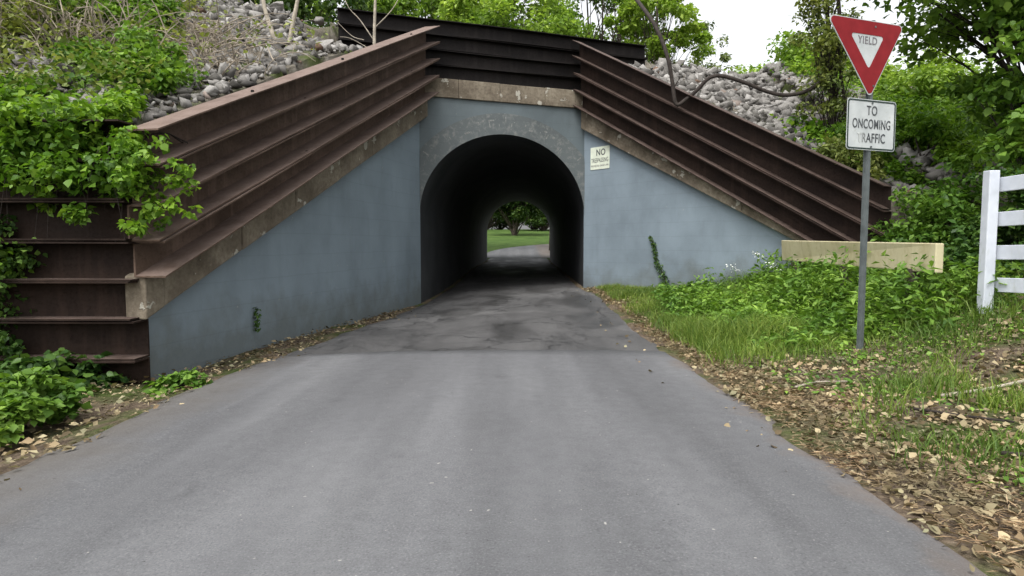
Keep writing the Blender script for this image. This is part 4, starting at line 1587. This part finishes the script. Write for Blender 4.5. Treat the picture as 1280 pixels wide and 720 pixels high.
x, y = scatter(2.0, 6.5, 1.8, 13, 8000, dens_sc)
P = np.stack([x, y, gz(x, y) + rgg.uniform(.01, .08, len(x))], 1)
P = np.repeat(P, 4, 0) + rgg.normal(0, .02, (len(P) * 4, 3))
tag(leaf_obj('clover_weeds', P, rgg.uniform(.025, .06, len(P)), M['weed'], None, None, droop=.05, spread=.3, rg=rgg), 'small round leaved weeds scattered through the verge litter', 'weeds', kind='stuff')


# leaf litter
def dens_l(x, y):
    xl_, xr_ = road_half(y)
    d = x - xr_
    return sst(-.12, .12, d + .12 * vnoise(x, y, 2.1, 61)) * np.where(y < 6.8, 1, .3 + .5 * (d < .45)) * np.where(y < wing_front(x) - .05, 1, 0) * np.maximum(.45 + .55 * sst(-.4, .4, vnoise(x, y, 1.3, 63)), 1 - sst(.7, 1.1, d)) + .008 * ((d > -.6) & (d < 0))


x, y = scatter(.6, 7.0, 1.6, 15.4, 82000, dens_l)
P1 = np.stack([x, y, gz(x, y) + rgg.uniform(.008, .035, len(x))], 1)
P1[:, 2] = np.where(x < road_half(y)[1] - .05, road_z(x, y) + .024 + .035 * (1 - ((x + .45) / 2.38) ** 2), P1[:, 2])


def dens_ll(x, y):
    xl_, xr_ = road_half(y)
    wallx = HW_A[0] + (y - HW_A[1]) * (LW[0] - HW_A[0]) / (LW[1] - HW_A[1])
    return np.where((x > np.where(y > 6.4, wallx + .05, -6)) & (x < xl_ + .12 + .2 * vnoise(x, y, 2.3, 65)), .8, .008 * ((x > xl_) & (x < xl_ + .7)))


x, y = scatter(-5.2, -1.2, 2.5, 14.0, 15000, dens_ll)
P2 = np.stack([x, y, gz(x, y) + rgg.uniform(.02, .06, len(x))], 1)
P2[:, 2] = np.where(x > road_half(y)[0] + .05, road_z(x, y) + .024 + .035 * (1 - ((x + .45) / 2.38) ** 2), P2[:, 2])
tag(leaf_obj('leaf_litter', P1, rgg.uniform(.15, 1, len(P1)) ** 2.2 * .056 + .014, M['litter'], None, None, droop=0, spread=.4, flat=.6, rg=rgg, tpl=LEAF_B), 'dry brown leaves littering the verge by the road', 'leaf litter', kind='stuff')
tag(leaf_obj('leaf_litter', P2, rgg.uniform(.15, 1, len(P2)) ** 2.2 * .07 + .016, M['litter'], None, None, droop=0, spread=.3, flat=.45, rg=rgg), 'dry leaves along the foot of the left wall', 'leaf litter', kind='stuff')


def dens_s(x, y):
    d = x - road_half(y)[1]
    return sst(-.1, .05, d + .08 * vnoise(x, y, 2.3, 71)) * (1 - sst(.25, .95, d + .3 * vnoise(x, y, 1.4, 72)))


x, y = scatter(1.75, 3.6, 1.6, 14.5, 40000, dens_s)
P = np.stack([x, y, np.maximum(gz(x, y), road_z(x, y)) + rgg.uniform(.014, .045, len(x))], 1)
tag(leaf_obj('pine_straw', P, rgg.uniform(.03, .1, len(P)), M['straw'], None, None, droop=0, spread=.12, flat=.4, rg=rgg, tpl=LEAF_N), 'tan pine straw strip along the right road edge', 'pine straw', kind='stuff')

# left bank undergrowth
def dens_b(x, y):
    d = yc(x) - y
    return np.where((y > 6.7), 1, 0) * np.maximum(sst(2.2, 3.6, d + .8 * vnoise(x, y, .8, 81)), sst(-4.9, -5.6, x + .5 * vnoise(x, y, .9, 83))) * (.25 + .75 * sst(-.3, .4, vnoise(x, y, 1.2, 82))) * np.where(x < -3.9 - .0 * y, 1, .25)


x, y = scatter(-11, -2.6, 6.6, 13.6, 19000, dens_b)
ok = np.array([yy > front_y(xx) + .05 for xx, yy in zip(x, y)])
x, y = x[ok], y[ok]
P = np.stack([x, y, bank_top(x, y) + rgg.uniform(.1, .5, len(x))], 1)
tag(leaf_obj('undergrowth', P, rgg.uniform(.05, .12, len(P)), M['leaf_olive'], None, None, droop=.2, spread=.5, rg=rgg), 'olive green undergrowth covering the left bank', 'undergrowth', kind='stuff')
x, y = scatter(4.5, 14, 8, 20, 22000, lambda x, y: np.maximum(sst(4.0, 5.2, yc(x) - y + 1.0 * vnoise(x, y, .8, 85)), sst(6.6, 7.6, x + .6 * vnoise(x, y, .9, 87))) * sst(-.4, .4, vnoise(x, y, 1.2, 86)))
ok = np.array([yy > front_y(xx) + .05 for xx, yy in zip(x, y)])
x, y = x[ok], y[ok]
P = np.stack([x, y, bank_top(x, y) + rgg.uniform(.05, .5, len(x))], 1)
tag(leaf_obj('undergrowth', P, rgg.uniform(.05, .13, len(P)), M['leaf_bright'], None, None, droop=.2, spread=.5, rg=rgg), 'green undergrowth covering the lower right bank', 'undergrowth', kind='stuff')

# white-flowered stalks before the blue wall
for i, (u, v, Yd, lb) in enumerate(((916, 335, 10.2, 'white flowered stalk nearest the arch before the blue wall'), (946, 318, 10.4, 'tallest white flowered stalk before the blue wall'), (965, 332, 10.2, 'white flowered stalk close to the end of the cream board'))):
    tp = pxpt(u, v, Yd)
    fx, fy = tp.x + .12, tp.y
    zb = float(gz(fx, fy))
    r_ = thing('wildflower', lb, 'wildflower', (fx, fy, zb), 0, 'white wildflowers by the blue wall')
    mb = MB()
    mb.tube(bez((fx, fy, zb - .03), (fx, fy, tp.z - .15), tuple(tp), 6), [.006, .005, .005, .004, .004, .003, .003], 5)
    mb.build('stem', M['weed'], r_)
    P = np.array([tuple(tp + Vector((rgg.normal(0, .03) + .026 * k, rgg.normal(0, .02), rgg.normal(0, .018) - .018 * k))) for k in range(-2, 4) for _ in range(6)])
    leaf_obj('flower_head', P, rgg.uniform(.022, .038, len(P)), M['flower'], r_, droop=0, spread=.6, rg=rgg)

# fallen twigs on the verge
for pts, r0, lb in (
        ([(3.35, 5.05), (3.75, 5.15), (4.2, 5.1), (4.6, 5.2)], .016, 'long pale fallen branch lying across the brown litter'),
        ([(2.95, 4.75), (3.15, 4.5), (3.35, 4.3)], .012, 'dark crooked twig in the litter below the long branch'),
        ([(2.85, 3.75), (3.1, 3.62), (3.3, 3.6)], .014, 'dark stubby stick lying on litter near the road edge'),
        ([(2.45, 5.6), (2.7, 5.75), (2.95, 5.7)], .01, 'thin pale twig lying below the verge grass')):
    mb = MB()
    p3 = [(x, y, float(gz(x, y)) + .03) for x, y in pts]
    mb.tube(p3, [r0 * (1 - .5 * i / len(p3)) for i in range(len(p3))], 6)
    tag(mb.build('fallen_twig', M['bark_pale' if 'pale' in lb else 'bark_dark'], None, p3[0], smooth=True), lb, 'twig')

# ------------------------------------------------------------------ camera and light
cam = bpy.data.cameras.new('camera')
cam.sensor_width = 36
cam.lens = 820 / 1280 * 36
cam.clip_end = 2000
co = bpy.data.objects.new('camera', cam)
COL.objects.link(co)
co.location = (0, 0, 1.3)
co.rotation_euler = (R(90) - math.atan(57 / 820), 0, 0)
scene.camera = co

SUN_EL, SUN_ROT = R(58), R(205)
w = bpy.data.worlds.new('World')
scene.world = w
w.use_nodes = True
nt_ = w.node_tree
nt_.nodes.clear()
sky = nt_.nodes.new('ShaderNodeTexSky')
sky.sky_type = 'NISHITA'
sky.sun_disc = False
sky.sun_elevation = SUN_EL
sky.sun_rotation = SUN_ROT
sky.air_density = 1.0
sky.dust_density = 4.0
sky.ozone_density = 1.0
hs = nt_.nodes.new('ShaderNodeHueSaturation')
hs.inputs['Saturation'].default_value = .12
bg = nt_.nodes.new('ShaderNodeBackground')
hs.inputs['Value'].default_value = 1.25
bg.inputs['Strength'].default_value = .15
wo = nt_.nodes.new('ShaderNodeOutputWorld')
nt_.links.new(sky.outputs[0], hs.inputs['Color'])
nt_.links.new(hs.outputs[0], bg.inputs['Color'])
nt_.links.new(bg.outputs[0], wo.inputs['Surface'])
sl_ = bpy.data.lights.new('sun', 'SUN')
sl_.energy = .9
sl_.angle = R(25)
sl_.color = (1, .97, .93)
so = bpy.data.objects.new('sun', sl_)
COL.objects.link(so)
dirv = Vector((math.sin(SUN_ROT) * math.cos(SUN_EL), math.cos(SUN_ROT) * math.cos(SUN_EL), math.sin(SUN_EL)))
so.rotation_euler = dirv.to_track_quat('Z', 'Y').to_euler()
so.location = dirv * 40

vs_ = scene.view_settings
vs_.view_transform = 'Standard'
vs_.look = 'None'
vs_.gamma = 1
vs_.use_curve_mapping = False
vs_.exposure = 0.85
scene.cycles.use_denoising = True
scene.cycles.max_bounces = 8
scene.cycles.diffuse_bounces = 5
